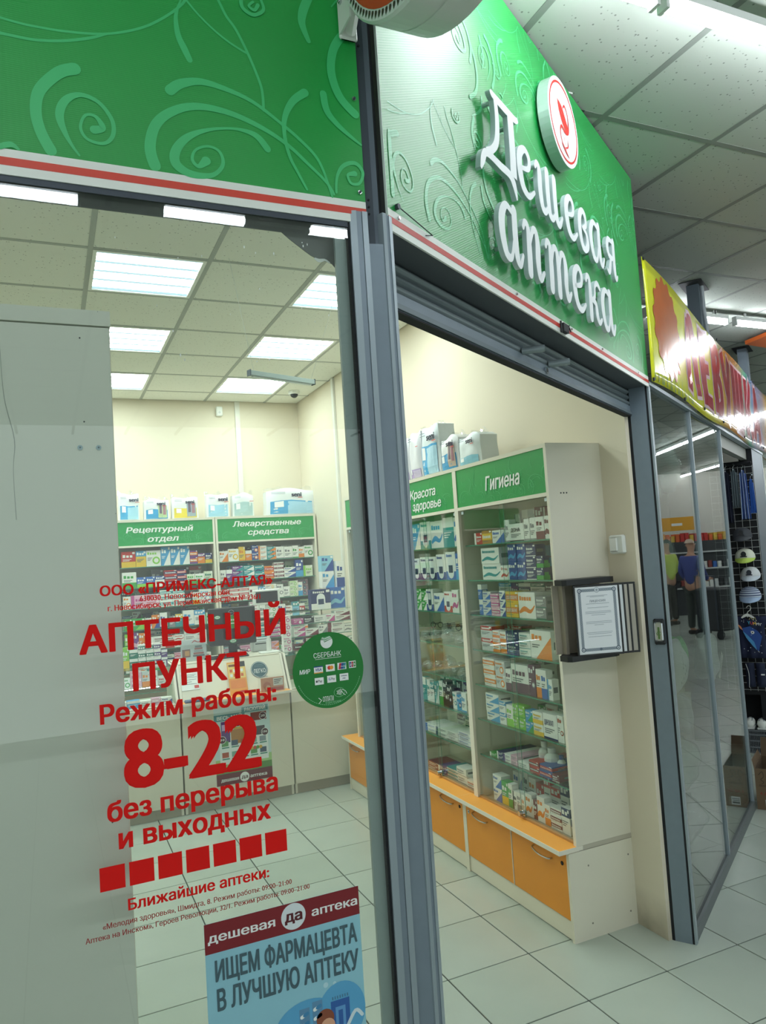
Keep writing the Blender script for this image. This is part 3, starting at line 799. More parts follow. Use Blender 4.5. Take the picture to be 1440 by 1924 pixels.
q.text('МИР', -.82*U, -.035*U, .11*U, SWH, y, -.52*U, bold=.03, shear=.15)
q.text('ОПЛАТИ', -.215*U, -.815*U, .125*U, SWH, y, .09*U, bold=.015).text('В ОДНО КАСАНИЕ', -.14*U, -.88*U, .05*U, SGL, y, .30*U)
q.ribbon([(-.33*U, -.70*U, .02*U), (-.25*U, -.77*U, .02*U), (-.33*U, -.85*U, .02*U)], y, SWH, n=1, rnd=False)
q.ring(.26*U, -.62*U, .155*U, .010*U, y, SGL, 28, .125*U)
for j in range(4): q.ribbon([(.19*U+j*.035*U, -.66*U-.012*U*j, .016*U), (.215*U+j*.035*U, -.62*U, .016*U), (.19*U+j*.035*U, -.58*U+.012*U*j, .016*U)], y, SWH, n=3)
q.ribbon([(.34*U, -.56*U, .014*U), (.43*U, -.60*U, .014*U), (.47*U, -.68*U, .014*U)], y, SWH, n=3).ribbon([(.33*U, -.60*U, .014*U), (.38*U, -.68*U, .014*U), (.43*U, -.71*U, .014*U)], y, SWH, n=3)
for j in range(40):
    a = math.radians(200 + j*3.6)
    a2 = a + math.radians(2.4)
    q.flat([(.905*U*math.cos(a), .905*U*math.sin(a)), (.905*U*math.cos(a2), .905*U*math.sin(a2)), (.918*U*math.cos(a2), .918*U*math.sin(a2)), (.918*U*math.cos(a), .918*U*math.sin(a))], y, SGL)
q.build('print', bs)
cards = [(-.29, .035), (.045, .05), (.375, .06), (.68, .07), (-.285, -.265), (.065, -.245), (.42, -.235)]
for j, (u, v_) in enumerate(cards):
    wq = .125 if j != 3 else .10
    q = M(); y = -.0001
    x0, x1, z0, z1 = (u-wq)*U, (u+wq)*U, (v_-.092)*U, (v_+.092)*U
    q.quad(x0, x1, z0, z1, y, mat('f4f5f3', .5))
    y -= .0001; X_ = lambda a: (u+a)*U; Z_ = lambda a: (v_+a)*U
    NB = mat('23408e', .5)
    if j == 0: q.quad(x0, x1, Z_(.066), z1, y, NB).quad(x0, x1, z0, Z_(-.066), y, mat('e5a13a', .5)).text('VISA', X_(-.085), Z_(-.035), .075*U, NB, y, X_(.085), bold=.03, shear=.2)
    if j == 1: q.disc(X_(-.03), Z_(.005), .052*U, y, mat('dd2a26', .5), 18).disc(X_(.035), Z_(.005), .052*U, y-.00005, mat('f09a2c', .5), 18)
    if j == 2:
        q.flat([(X_(-.10), Z_(-.08)), (X_(-.04), Z_(-.08)), (X_(-.01), Z_(.08)), (X_(-.07), Z_(.08))], y, mat('c7303a', .5))
        q.flat([(X_(-.04), Z_(-.08)), (X_(.03), Z_(-.08)), (X_(.06), Z_(.08)), (X_(-.01), Z_(.08))], y, mat('1f4f94', .5))
        q.flat([(X_(.03), Z_(-.08)), (X_(.09), Z_(-.08)), (X_(.12), Z_(.08)), (X_(.06), Z_(.08))], y, mat('2c8f97', .5))
        q.text('UnionPay', X_(-.04), Z_(-.02), .03*U, SWH, y-.0001, X_(.10))
    if j == 3:
        for t_, (a, cc) in enumerate(((-.062, '23408e'), (0, 'b02a3a'), (.062, '2f8a44'))):
            q.quad(X_(a-.027), X_(a+.027), Z_(-.07), Z_(.07), y, mat(cc, .5)).text('JCB'[t_], X_(a-.018), Z_(-.025), .05*U, SWH, y-.0001, X_(a+.018), bold=.02)
    if j == 4: q.disc(X_(-.07), Z_(-.005), .027*U, y, DARK, 12).disc(X_(-.062), Z_(.032), .008*U, y, DARK, 8).text('Pay', X_(-.03), Z_(-.03), .065*U, DARK, y, X_(.08))
    if j == 5: q.text('G', X_(-.085), Z_(-.03), .065*U, mat('4a66b8', .5), y, X_(-.03), bold=.03).text('Pay', X_(-.01), Z_(-.03), .065*U, mat('6a6c72', .5), y, X_(.09))
    if j == 6: q.text('SAMSUNG', X_(-.085), Z_(.018), .03*U, mat('2c3a70', .5), y, X_(.085), bold=.03).text('pay', X_(-.04), Z_(-.045), .045*U, mat('2c3a70', .5), y, X_(.04))
    q.build('payment_logo', bs)

# ---- recruiting poster on the window
po = thing('poster', 'pale blue recruiting poster with a dark red header on the shop window', 'poster', (.2075, YW-.0002, 1.0305))
PW, PH = .2685, .40
M().box(0, PW, 0, .0004, -PH, 0, mat('93c8d8', .5)).build('sheet', po)
MR = mat('7e1620', .5)
q = M().quad(0, PW, -.0475, 0, -.0003, MR)
q.text('дешевая', .005, -.0305, .0135, WHITE, -.0005, .117, bold=.024, res=4).text('аптека', .181, -.0305, .0135, WHITE, -.0005, .265, bold=.024, res=4)
q.disc(.149, -.0225, .0215, -.0005, mat('dfe6ea', .5), 40).text('да', .1335, -.0300, .0165, mat('5a1620', .5), -.0007, .1645, bold=.035, res=4)
q.build('header_band', po)
PT_ = mat('46606a', .5)
M().text('ИЩЕМ ФАРМАЦЕВТА', .0145, -.092, .0300, PT_, -.0004, .261, bold=.03, res=4).text('В ЛУЧШУЮ АПТЕКУ', .0155, -.138, .0310, PT_, -.0004, .2615, bold=.03, res=4).build('headline', po)
q = M()
def el(x, z, a, b, c, y=-.0003): q.disc(x, z, a, y, mat(c, .5), 32, b)
el(.165, -.205, .058, .042, '5aa6d2'); el(.225, -.20, .044, .05, '5aa6d2', -.00032); el(.12, -.24, .05, .04, '5aa6d2', -.00034)
el(.199, -.149, .0045, .0045, 'b9dce6'); el(.215, -.150, .003, .003, 'b9dce6')
for (x0, z0) in ((.150, -.212), (.173, -.206)):
    q.quad(x0, x0+.018, z0, z0+.036, -.0005, mat('5f8fb4', .5))
    for a in range(2):
        q.ribbon([(x0+.004, z0+.008+a*.015, .006), (x0+.009, z0+.010+a*.015, .006)], -.0006, WHITE, n=2).ribbon([(x0+.009, z0+.010+a*.015, .006), (x0+.014, z0+.012+a*.015, .006)], -.0007, mat('3f86b5', .5), n=2)
q.quad(.206, .240, -.26, -.179, -.0005, mat('2d5fa6', .5)).quad(.214, .232, -.26, -.190, -.0006, mat('5f9ad0', .5)).quad(.219, .227, -.26, -.196, -.0007, mat('2d5fa6', .5))
for k in range(7): q.quad(.209+.0045*k, .211+.0045*k, -.177, -.172, -.0005, mat('4a7a99', .5))
q.disc(.195, -.203, .016, -.0007, mat('8a4a32', .5), 18).disc(.199, -.216, .013, -.0008, mat('e0a888', .5), 18).flat([(.170, -.30), (.172, -.235), (.19, -.226), (.21, -.226), (.23, -.24), (.232, -.30)], -.0007, WHITE)
q.ribbon([(.232, -.23, .006), (.25, -.205, .006), (.262, -.215, .006)], -.0006, mat('d7e6ec', .5))
q.build('illustration', po)
# ================================================================ PRODUCTS
CN = {'f4f4f0':'white','e9e9e4':'white','c8342c':'red','b04a2c':'brick-red','2b4c9b':'blue','22306a':'navy','1d2a4a':'navy','4aa3d8':'light-blue','8fcbe6':'pale-blue','2f9aa0':'teal','1f7d6a':'dark-green','3fa64a':'green','8ccf4d':'lime-green',
      'f0c63a':'yellow','ee8a2c':'orange','e9742c':'orange','7a3f8e':'purple','c74f96':'pink','eab9cf':'pale-pink','7a2f3c':'maroon','6e4a62':'plum','8e8f94':'grey','2a2c30':'black','d9c79a':'beige','b98a3a':'ochre','d8dadb':'silver','3b6fc0':'blue','5f3f86':'violet','dfe9d0':'pale-green'}
TXT = mat('6d7378', .6); TXTD = mat('33373c', .6)
_pm = {}
def product_mesh(w, h, d, base, acc, style, text=None):
    k = (round(w, 3), round(h, 3), round(d, 3), base, acc, style, text)
    if k in _pm: return _pm[k]
    B_ = mat(base, .42); A_ = mat(acc, .42)
    q = M().box(0, w, 0, d, 0, h, B_)
    e = .0006
    y = -e
    lt = base in ('f4f4f0', 'e9e9e4', 'd8dadb', 'dfe9d0', 'eab9cf', '8fcbe6', 'd9c79a', 'f0c63a')
    tcol = A_ if lt else WHITE
    def lines(x0, x1, z1, n=3, m_=TXT, hh=None):
        hh = hh or h*.035
        for i in range(n): q.quad(x0, x0 + (x1-x0)*(1 - .22*((i*7) % 3)), z1 - hh*(2.2*i+1), z1 - hh*2.2*i, y-e, m_)
    def title(x0, x1, z, hh, m_):
        if text: q.text(text, x0, z, hh, m_, y-e*1.2, x1, bold=.02, res=1)
        else:
            n = max(2, int((x1-x0)/hh/.9)); 
            for i in range(n): q.quad(x0 + (x1-x0)*i/n, x0 + (x1-x0)*(i+.72)/n, z, z + hh*(.8 if i else 1), y-e*1.2, m_)
    if style == 0:
        title(w*.1, w*.75, h*.55, h*.2, tcol); lines(w*.1, w*.8, h*.42, 3, TXT if lt else WHITE)
        q.quad(0, w, 0, h*.07, y, A_)
    elif style == 1:
        q.quad(0, w, 0, h*.36, y, A_); title(w*.1, w*.85, h*.62, h*.18, tcol); lines(w*.1, w*.7, h*.52, 2, TXT if lt else WHITE)
    elif style == 2:
        q.quad(0, w*.22, 0, h, y, A_); title(w*.3, w*.9, h*.55, h*.18, tcol); lines(w*.3, w*.85, h*.42, 3, TXT if lt else WHITE)
    elif style == 3:
        q.quad(0, w, h*.66, h, y, A_); title(w*.1, w*.85, h*.74, h*.17, WHITE); lines(w*.1, w*.8, h*.5, 3, TXT if lt else WHITE)
    elif style == 4:
        q.flat([(w*.25, 0), (w, 0), (w, h*.8)], y, A_); title(w*.08, w*.6, h*.66, h*.2, tcol); lines(w*.08, w*.45, h*.5, 2, TXT if lt else WHITE)
    elif style == 5:
        rr = min(w, h)*.27; q.disc(w*.68, h*.36, rr, y, A_, 16); q.disc(w*.68, h*.36, rr*.6, y-e, mat('f4f4f0', .42), 12); title(w*.08, w*.75, h*.74, h*.15, tcol); lines(w*.08, w*.42, h*.55, 3, TXT if lt else WHITE)
    elif style == 6:
        q.quad(0, w, h*.3, h*.78, y, A_); title(w*.07, w*.92, h*.42, h*.24, WHITE if acc != 'f4f4f0' else TXTD); lines(w*.1, w*.6, h*.2, 1, TXT)
    elif style == 7:
        q.ribbon([(w*.04, h*.2, h*.1), (w*.35, h*.36, h*.2), (w*.7, h*.26, h*.14), (w*.96, h*.5, h*.05)], y, A_, n=3, rnd=False); title(w*.08, w*.8, h*.68, h*.17, tcol)
    elif style == 8:       # device picture: dark screen in a light body
        q.quad(0, w, 0, h*.3, y, A_)
        bw = min(w*.6, h*.45)
        q.ribbon([(w*.5, h*.04+bw*.5, bw), (w*.5, h*.80-bw*.5, bw)], y-e, mat('eef1f3', .4), n=2); q.quad(w*.5-bw*.34, w*.5+bw*.34, h*.25, h*.52, y-e*2, mat('2d3f66', .3)); title(w*.1, w*.7, h*.82, h*.1, A_)
    q.quad(w*.78, w*.96, h*.84, h*.96, y-e*1.5, mat('f7f7f4', .5))      # price tag
    # side face gets the band as well
    if style in (1, 3, 6):
        z0, z1 = {1: (0, .36), 3: (.66, 1), 6: (.3, .78)}[style]
        q.add([(w+e, 0, h*z0), (w+e, d, h*z0), (w+e, d, h*z1), (w+e, 0, h*z1)], [(0, 1, 2, 3)], A_)
    q.add([(w+e, d*.15, h*.35), (w+e, d*.8, h*.35), (w+e, d*.8, h*.62), (w+e, d*.15, h*.62)], [(0, 1, 2, 3)], TXT if style not in (3, 6, 1) else (A_ if style != 6 else WHITE))
    # pharmacy sticker on the top
    q.quad(0, 0, 0, 0, 0, B_) if False else None
    me = q.mesh('medicine_box')
    _pm[k] = me
    return me
ORD = ['first', 'second', 'third', 'fourth', 'fifth', 'sixth', 'seventh', 'eighth', 'ninth', 'tenth', 'eleventh', 'twelfth', 'thirteenth', 'fourteenth', 'fifteenth', 'sixteenth', 'seventeenth', 'eighteenth', 'nineteenth', 'twentieth', 'twenty-first', 'twenty-second', 'twenty-third', 'twenty-fourth', 'twenty-fifth']
_stuff = {}
def fill_row(org, rz, items, z, where, group, u0=0.0, yoff=.03, kind='medicine_box', cat='medicine box', stuff=None, fh=None):
    """items: (w, h, n, base, accent, style, text[, depth]) left to right; n stacked"""
    u = u0
    for i, it in enumerate(items):
        w_, h_, n_, base, acc, sty = it[:6]
        text = it[6] if len(it) > 6 else None
        d_ = it[7] if len(it) > 7 else min(.09, max(.035, w_*.7))
        if fh and n_ > 0 and n_*h_ < fh[0]:
            rq = random.Random(i*31 + int(z*100)); h_ = round(rq.uniform(*fh)/n_, 3)
        if n_ > 0:
            for k in range(n_):
                me = product_mesh(w_, h_, d_, base, acc, sty, text)
                jx = R.uniform(-.0015, .0015) if n_ > 1 else 0
                loc = frame_pt(org, rz, u + jx, yoff + R.uniform(0, .004), z + k*(h_+.0004))
                loc = (loc[0], loc[1], loc[2] + .0006)
                if stuff or 'back row' in where:
                    _stuff.setdefault(group, []).append((me, loc, rz)); continue
                o = link(kind, me, None, loc, rz + R.uniform(-.012, .012))
                a, b = CN[base], CN[acc]
                nm = a if a == b else f'{a} and {b}'
                lay = '' if n_ == 1 else f', {["bottom","second","third","top layer"][k] if k < n_-1 else "top"} of stack'
                lb_ = f'{nm} box{lay}, {ORD[min(i,24)]} from left, {where}'
                if len(lb_.split()) > 16: lb_ = lb_.replace(' of stack', '').replace(' and ', '-and-')
                tag(o, lb_, cat, group)
        u += w_ + .0025
def flush_stuff():
    for grp, lst in _stuff.items():
        q = M()
        for me, loc, rz in lst:
            vs = [frame_pt(loc, rz, *v.co) for v in me.vertices]
            for m_i, m_ in enumerate(me.materials):
                fs = [tuple(p.vertices) for p in me.polygons if p.material_index == m_i]
                use = sorted({i for f in fs for i in f}); rm = {i: k for k, i in enumerate(use)}
                q.add([vs[i] for i in use], [tuple(rm[i] for i in f) for f in fs], m_)
        tag(q.build('medicine_boxes'), 'further rows of ' + grp, 'medicine boxes', None, 'stuff')
W='f4f4f0'; Rd='c8342c'; Br='b04a2c'; Bl='2b4c9b'; Nv='22306a'; Lb='4aa3d8'; Pb='8fcbe6'; Te='2f9aa0'; Dg='1f7d6a'; Gn='3fa64a'; Lm='8ccf4d'
Ye='f0c63a'; Or='ee8a2c'; Pu='7a3f8e'; Pk='c74f96'; Pp='eab9cf'; Ma='7a2f3c'; Pl='6e4a62'; Gy='8e8f94'; Bk='2a2c30'; Be='d9c79a'; Oc='b98a3a'; Si='d8dadb'; Vi='5f3f86'; Pg='dfe9d0'; B2='3b6fc0'
def rnd_items(total, hmin, hmax, pal, seed, wmin=.05, wmax=.11, nmax=3, gap=.92):
    rg = random.Random(seed); out = []; u = 0
    while True:
        w_ = round(rg.uniform(wmin, wmax), 3)
        if u + w_ > total: break
        n_ = rg.randint(1, nmax); h_ = round(rg.uniform(hmin, hmax) / (1 if n_ == 1 else n_*.85), 3)
        b = rg.choice(pal); a = rg.choice([Bl, Rd, Te, Gn, Or, Pu, Ma, Lb, Dg, Nv, Pk])
        if b == a: b = W
        out.append((w_, h_, n_ if rg.random() < gap else 0, b, a, rg.randint(0, 7)))
        u += w_ + .003
    return out

# ================================================================ DISPLAY CABINETS
SIGNG = mat('169a4b', .4)
def display_cabinet(org, rz, w, bw, b_off, label, lines, end_panel=False, ledge=True, depth=.285, shelves=(1.64, 1.463, 1.288, 1.112, .937, .765, .587), nd=2, top=2.045, doors=True, lock_u=None, base=True):
    """x right, y inward, z up; upper front face at y=0.  w: upper width; base spans b_off..b_off+bw"""
    c = thing('display_cabinet', label, 'cabinet', org, rz)
    # carcase
    q = M().box(0, .018, 0, depth, .375, top-.018, CREAM).box(0, .018, -.002, 0, .375, top-.018, CREAM_EDGE)
    q.build('side_panel', c)
    q = M().box(w-.018, w, 0, depth, .375, top-.018, CREAM).box(w-.018, w, -.002, 0, .375, top-.018, CREAM_EDGE)
    q.build('side_panel', c)
    M().box(0, w, -.003, depth, top-.018, top, CREAM).build('top_board', c)
    M().box(.018, w-.018, depth-.006, depth-.001, .375, top-.018, CREAM).build('back_panel', c)
    M().box(.018, w-.018, -.002, .012, 1.82, 1.836, CREAM_EDGE).build('rail', c)
    hd = M().box(.018, w-.018, .002, .008, 1.836, top-.018, SIGNG).build('header_sign', c)
    q = M()
    PL = mat('4dbb76', .45)
    for (fx, tz, k, mi) in ((.12, 1.93, .42, False), (.30, 1.91, .36, True), (.52, 1.95, .42, False), (.72, 1.91, .38, True), (.88, 1.94, .42, False), (.42, 1.88, .3, True), (.64, 1.87, .3, False)):
        swirls(q, .0014, PL, w*fx, tz, k, mi, wk=.5, sel=(1, 2, 7, 8, 9, 10, 11, 12, 13), clip=(.02, w-.02, 1.838, top-.02), sub=2)
    q.build('scroll_print', hd, kind='stuff')
    q = M()
    for (s, x0, x1, z, h) in lines: q.text(s, x0*w, z, h, WHITE, .0008, x1*w, bold=.026, shear=.18, res=3)
    q.build('lettering', hd)
    for z in shelves:
        M().box(.020, w-.020, .030, depth-.008, z-.006, z, SHELF_G).box(.020, w-.020, .0285, .030, z-.006, z, GEDGE).build('glass_shelf', c)
    if doors:
        M().box(.020, w*.53, .012, .016, .385, 1.818, GLASS).box(w*.53-.001, w*.53, .0105, .012, .385, 1.818, GEDGE).build('sliding_door', c)
        M().box(w*.47, w-.020, .019, .023, .385, 1.818, GLASS).box(w*.47, w*.47+.001, .0175, .019, .385, 1.818, GEDGE).build('sliding_door', c)
        M().box(.018, w-.018, .008, .026, .3752, .384, mat('b98c5a', .4)).build('door_track', c)
        q = M().tube([(w*.5, -.012, .40), (w*.5, .010, .40)], .011, CHROME, 16).tube([(w*.5, .011, .40), (w*.5, .027, .40)], .009, CHROME, 12).box(w*.5-.018, w*.5+.018, .0085, .0115, .388, .412, CHROME)
        q.build('door_lock', c)
        for u in (.03, w-.05): M().box(u, u+.022, .0095, .0118, 1.80, 1.815, mat('cfe0ea', .3)).build('door_clip', c)
    if base:
        M().box(b_off, b_off+.016, -.045, depth, .0, .354, CREAM).build('base_side', c)
        M().box(b_off+bw-.016, b_off+bw, -.045, depth, .0, .354, CREAM).build('base_side', c)
        M().box(b_off+.016, b_off+bw-.016, -.038, -.022, .004, .078, CREAM).build('plinth', c)
        M().box(b_off+.016, b_off+bw-.016, -.022, -.004, .08, .354, CREAM).build('base_front', c)
        q = M().box(b_off, b_off+bw-.001, -.088, .03, .356, .3745, ORANGE_T).box(b_off, b_off+bw, -.0905, -.088, .356, .3745, CREAM_EDGE).box(b_off+bw-.001, b_off+bw, -.088, .03, .356, .3745, CREAM_EDGE)
        q.box(b_off, b_off+bw, .03, depth, .356, .3745, mat('b9b3a2', .5))
        q.build('ledge_board', c)
        dwid = (bw-.032-.006)/nd
        for k in range(nd):
            u = b_off + .016 + k*(dwid+.006)
            d = M().bbox(u+.002, u+dwid, -.045, -.0235, .083, .345, ORANGE, .0015).box(u+dwid, u+dwid+.0035, -.0455, -.0235, .083, .345, CREAM_EDGE).build('drawer_front', c)
            hc = u + dwid*(.36 if k == 0 else .60) if nd == 2 else u + dwid/2
            M().tube(catmull([(hc-.062, -.046, .318), (hc-.056, -.062, .314), (hc, -.070, .306), (hc+.056, -.062, .303), (hc+.062, -.046, .303)], 3), [.004]*13, CHROME, 8).build('handle', d)
            kx = u + (.03 if k == 0 else dwid-.03)
            M().tube([(kx, -.0455, .305), (kx, -.0475, .305)], .0085, CHROME if k == 0 else RUBBER, 14).tube([(kx, -.0476, .305), (kx, -.048, .305)], .004, DARK, 8).build('keyhole', d)
    return c
PI2 = -PI/2
XF = 1.930
SH_Z = (1.64, 1.463, 1.288, 1.112, .937, .765, .587)
orgA = (XF, 3.36, 0)
cA = display_cabinet(orgA, PI2, .79, .845, -.055, 'cream display cabinet headed Гигиена, nearest the entrance, green header and orange drawers',
     [('Гигиена', .37, .74, 1.895, .062)])
q = M()
for (y_, z) in ((.06, 1.83), (.075, 1.83), (.09, 1.83)): q.tube([(.7902, y_, z), (.7912, y_, z)], .0035, DARK, 8)
for (y_, z) in ((.05, .29), (.26, .29), (.25, .06), (.05, .06)): q.tube([(.7902, y_, z), (.7912, y_, z)], .004, mat('8a8578', .6), 8)
q.build('screw_hole', cA)
M().box(.7901, .7906, .01, .285, .3545, .357, mat('9a9484', .7)).build('panel_joint', cA)
orgB = (XF, 4.15, 0)
cB = display_cabinet(orgB, PI2, .79, .82, -.085, 'cream display cabinet headed Красота и здоровье, second from the entrance, green header',
     [('Красота', .33, .73, 1.93, .047), ('и здоровье', .28, .80, 1.862, .047)])
orgC = (XF, 4.945, 0)
cC = display_cabinet(orgC, PI2, .79, .81, -.10, 'cream display cabinet third from the entrance, mostly hidden behind the corner post', [])
HY = 'hygiene cabinet'; GA1 = 'boxes in the hygiene cabinet'
A = lambda k, items, u0=.08, w_=None: fill_row(orgA, PI2, items, SH_Z[k] if k < 7 else .376, f'{ORD[k]} shelf, {HY}', GA1, u0, .045, fh=(.095, .125) if k in (2, 3, 5) else None)
A(0, [(.075,.058,1,Rd,W,2),(.09,.065,1,Oc,Ye,6),(.105,.062,1,W,B2,4),(.045,.105,1,W,Gy,0),(.115,.082,1,W,Bk,0,'ДОНА'),(.042,.098,1,W,Gy,0),(.045,.1,1,W,Gy,0),(.06,.10,1,W,Ma,1),(.04,.10,1,W,Ma,7)])
fill_row(orgA, PI2, [(.06,.05,1,Be,Oc,0),(.045,.10,1,Pg,Gn,0),(.05,.135,1,Si,Gy,2),(.062,.15,1,W,Gy,2),(.055,.15,1,Si,Gy,0),(.06,.155,1,W,Ma,3),(.055,.15,1,Ma,W,2)], SH_Z[0], 'back row, first shelf, '+HY, GA1, .17, .16)
A(1, [(.165,.078,2,W,Te,7),(.072,.068,1,W,Rd,7,'Drop'),(.068,.082,2,Bl,Lb,7),(.068,.082,2,Bl,Lb,7),(.075,.052,3,Nv,W,0),(.05,.052,2,Nv,Gn,1)], .135)
fill_row(orgA, PI2, [(.072,.07,2,Nv,Bl,7),(.07,.155,1,B2,W,2),(.07,.15,1,Nv,Lb,3)], SH_Z[1], 'back row, second shelf, '+HY, GA1, .30, .16)
A(2, [(.035,.075,2,B2,W,3),(.075,.038,3,Si,B2,4),(.075,.035,3,Pp,Pk,6),(.05,.040,3,W,Bl,4),(.105,.034,2,Ye,Or,6,'ДОЛОБЕНЕ'),(.13,.062,1,W,Or,7),(.075,.045,2,Gy,Dg,0)])
fill_row(orgA, PI2, [(.11,.05,3,W,Lb,3),(.06,.075,2,Vi,Pu,6),(.10,.075,2,W,Nv,6),(.11,.05,3,W,Dg,3,'ОРТОМЕН'),(.09,.05,3,Bk,Si,0)], SH_Z[2], 'back row, third shelf, '+HY, GA1, .11, .15)
A(3, [(.105,.028,2,Si,Rd,3),(.062,.034,3,W,Or,1),(.055,.05,2,W,Or,1),(.10,.042,2,Nv,Vi,0,'Фитрум'),(.09,.035,3,W,Te,0),(.155,.040,1,W,Or,4)])
fill_row(orgA, PI2, [(.10,.056,2,Rd,W,6),(.09,.058,2,W,Rd,3,'Найз'),(.11,.052,2,Gn,Lm,4),(.06,.06,2,Dg,Te,0),(.11,.055,2,W,Or,4,'Артрон')], SH_Z[3], 'back row, fourth shelf, '+HY, GA1, .09, .15)
A(4, [(.105,.045,3,W,Or,6),(.085,.065,2,Si,Or,5),(.05,.10,1,W,Pl,1),(.14,.13,1,W,Pl,1),(.05,.14,1,Pl,Gy,5),(.04,.125,1,W,Or,1),(.04,.125,1,W,B2,1),(.035,.09,1,W,Lb,2)])
fill_row(orgA, PI2, [(.085,.05,2,W,Ma,3),(.12,.05,3,W,Gn,5)], SH_Z[4], 'back row, fifth shelf, '+HY, GA1, .21, .16)
A(5, [(.12,.044,3,W,Lb,4),(.055,.055,2,W,Lb,3),(.055,.058,1,W,Lm,1),(.045,.056,2,Lm,Gn,0),(.05,.056,2,Lm,Gn,0),(.06,.05,2,Lb,Gn,4),(.075,.036,2,W,Ye,1),(.10,.032,1,W,Nv,0,'ЦИНОКАП'),(.04,.08,1,W,Br,5)])
fill_row(orgA, PI2, [(.06,.10,1,Dg,Gn,3),(.09,.055,2,W,Rd,0,'Телмиста'),(.09,.06,2,Dg,W,0),(.09,.05,2,Or,W,6)], SH_Z[5], 'back row, sixth shelf, '+HY, GA1, .36, .16)
A(6, [(.065,.020,1,Gn,W,2,None,.20),(.055,.018,2,Nv,W,2,None,.2),(.065,.018,2,W,Vi,2,None,.2),(.06,.022,2,Pp,Gy,0,None,.2),(.085,.03,1,W,Gy,0,None,.2),(.075,.026,2,Rd,Ma,6,None,.2),(.09,.026,2,Bl,Rd,6,'Sensodent',.2),(.05,.03,1,Ma,W,0,None,.18)])
A(7, [(.075,.062,2,W,B2,4),(.055,.11,1,Gn,Ye,1),(.035,.11,1,W,Gn,1),(.032,.085,1,W,Bk,2),(.032,.088,1,W,Gy,1),(.03,.085,1,W,Or,0),(.05,.10,1,W,Or,7),(.035,.085,1,Ma,W,2),(.055,.11,1,W,Or,7),(.04,.09,1,W,Or,1),(.075,.030,3,W,Ma,6),(.055,.11,1,W,Nv,3)], .095)
fill_row(orgA, PI2, [(.075,.12,1,W,B2,4),(.05,.15,1,W,Bk,2),(.06,.12,1,W,Or,1),(.06,.11,1,Rd,Ma,0),(.05,.16,1,W,Rd,3),(.07,.12,1,W,Rd,3),(.06,.15,1,W,Nv,3)], .376, 'back row, bottom deck, '+HY, GA1, .10, .16)
# white bottles and a yellow carton at the back of the seventh shelf
def bottle(loc, r, h, m_, cap, label, grp=None, text=None):
    loc = (loc[0], loc[1], loc[2]+.0008)
    q = M().tube([(0,0,0),(0,0,.004),(0,0,h*.62),(0,0,h*.72),(0,0,h*.78),(0,0,h*.80)], [r*.94, r, r, r*.75, r*.4, r*.4], m_, 16)
    o = thing('bottle', label, 'bottle', loc, 0, grp)
    q.build('body', o, smooth=False)
    M().tube([(0,0,h*.80),(0,0,h)], r*.5, cap, 14).build('cap', o)
    lb = M().tube([(0,0,h*.15),(0,0,h*.52)], r*1.01, mat('dfe3ea', .5), 16, cap=False).tube([(0,0,h*.25),(0,0,h*.32)], r*1.015, mat('22306a', .5), 16, cap=False)
    lb.build('label', o)
    return o
bottle(frame_pt(orgA, PI2, .43, .13, .587), .028, .125, OFFW, OFFW, 'tall white plastic bottle at the back of the seventh shelf, hygiene cabinet')
bottle(frame_pt(orgA, PI2, .50, .12, .587), .036, .11, OFFW, OFFW, 'squat white talc bottle beside the yellow carton, seventh shelf, hygiene cabinet')
bottle(frame_pt(orgA, PI2, .555, .13, .587), .02, .085, OFFW, mat('2b4c9b'), 'small white bottle with a blue cap, seventh shelf, hygiene cabinet')
fill_row(orgA, PI2, [(.085,.085,1,Ye,Oc,6)], .587, 'behind the bottles, seventh shelf, '+HY, GA1, .60, .15)

GB1 = 'boxes in the beauty and health cabinet'; HB = 'beauty cabinet'
Bf = lambda k, items, u0, yo=.045, back='': fill_row(orgB, PI2, items, SH_Z[k] if k < 7 else .376, f'{back}{ORD[k]} shelf, {HB}', GB1, u0, yo, stuff=bool(back))
Bf(0, [(.10,.15,1,Lb,W,4),(.13,.155,1,W,Te,8),(.14,.15,1,W,Lb,7),(.115,.16,1,Te,W,3),(.10,.155,1,W,B2,7)], .17)
Bf(1, [(.09,.125,1,W,Nv,8),(.095,.13,1,W,Nv,8),(.10,.13,1,W,Nv,8),(.105,.14,1,W,Bl,8),(.11,.15,1,W,B2,8),(.07,.14,1,B2,Lb,1)], .15)
Bf(2, [(.07,.06,2,Gn,W,4),(.06,.055,2,Gn,W,4),(.085,.12,1,W,Bl,8),(.12,.10,1,W,B2,4),(.09,.11,1,W,Rd,8),(.07,.12,1,W,Pk,7)], .16)
Bf(5, [(.05,.13,1,Te,W,3),(.05,.12,1,W,Te,2),(.045,.11,1,W,Te,3),(.055,.12,1,Te,W,4),(.045,.13,1,W,Gn,1),(.05,.14,1,Bk,Gy,5),(.05,.12,1,Bk,Nv,5),(.045,.09,1,W,Te,5),(.05,.08,1,Lb,Vi,5),(.05,.10,1,W,Lb,0)], .16)
Bf(5, [(.06,.15,1,Te,Dg,3),(.06,.15,1,W,Gn,3),(.06,.15,1,Dg,Te,1),(.06,.15,1,Bk,Gy,0),(.06,.15,1,Vi,W,2),(.06,.15,1,Lb,W,3)], .20, .15, 'back row, ')
Bf(6, [(.13,.022,2,W,B2,2,None,.13),(.13,.022,2,W,Nv,2,None,.13),(.12,.024,2,W,Gy,0,None,.13),(.14,.022,3,W,B2,0,None,.13)], .17)
Bf(6, [(.09,.09,1,W,Gy,3),(.08,.12,1,W,Dg,1),(.07,.07,1,Si,Gy,0)], .28, .20, 'back row, ')
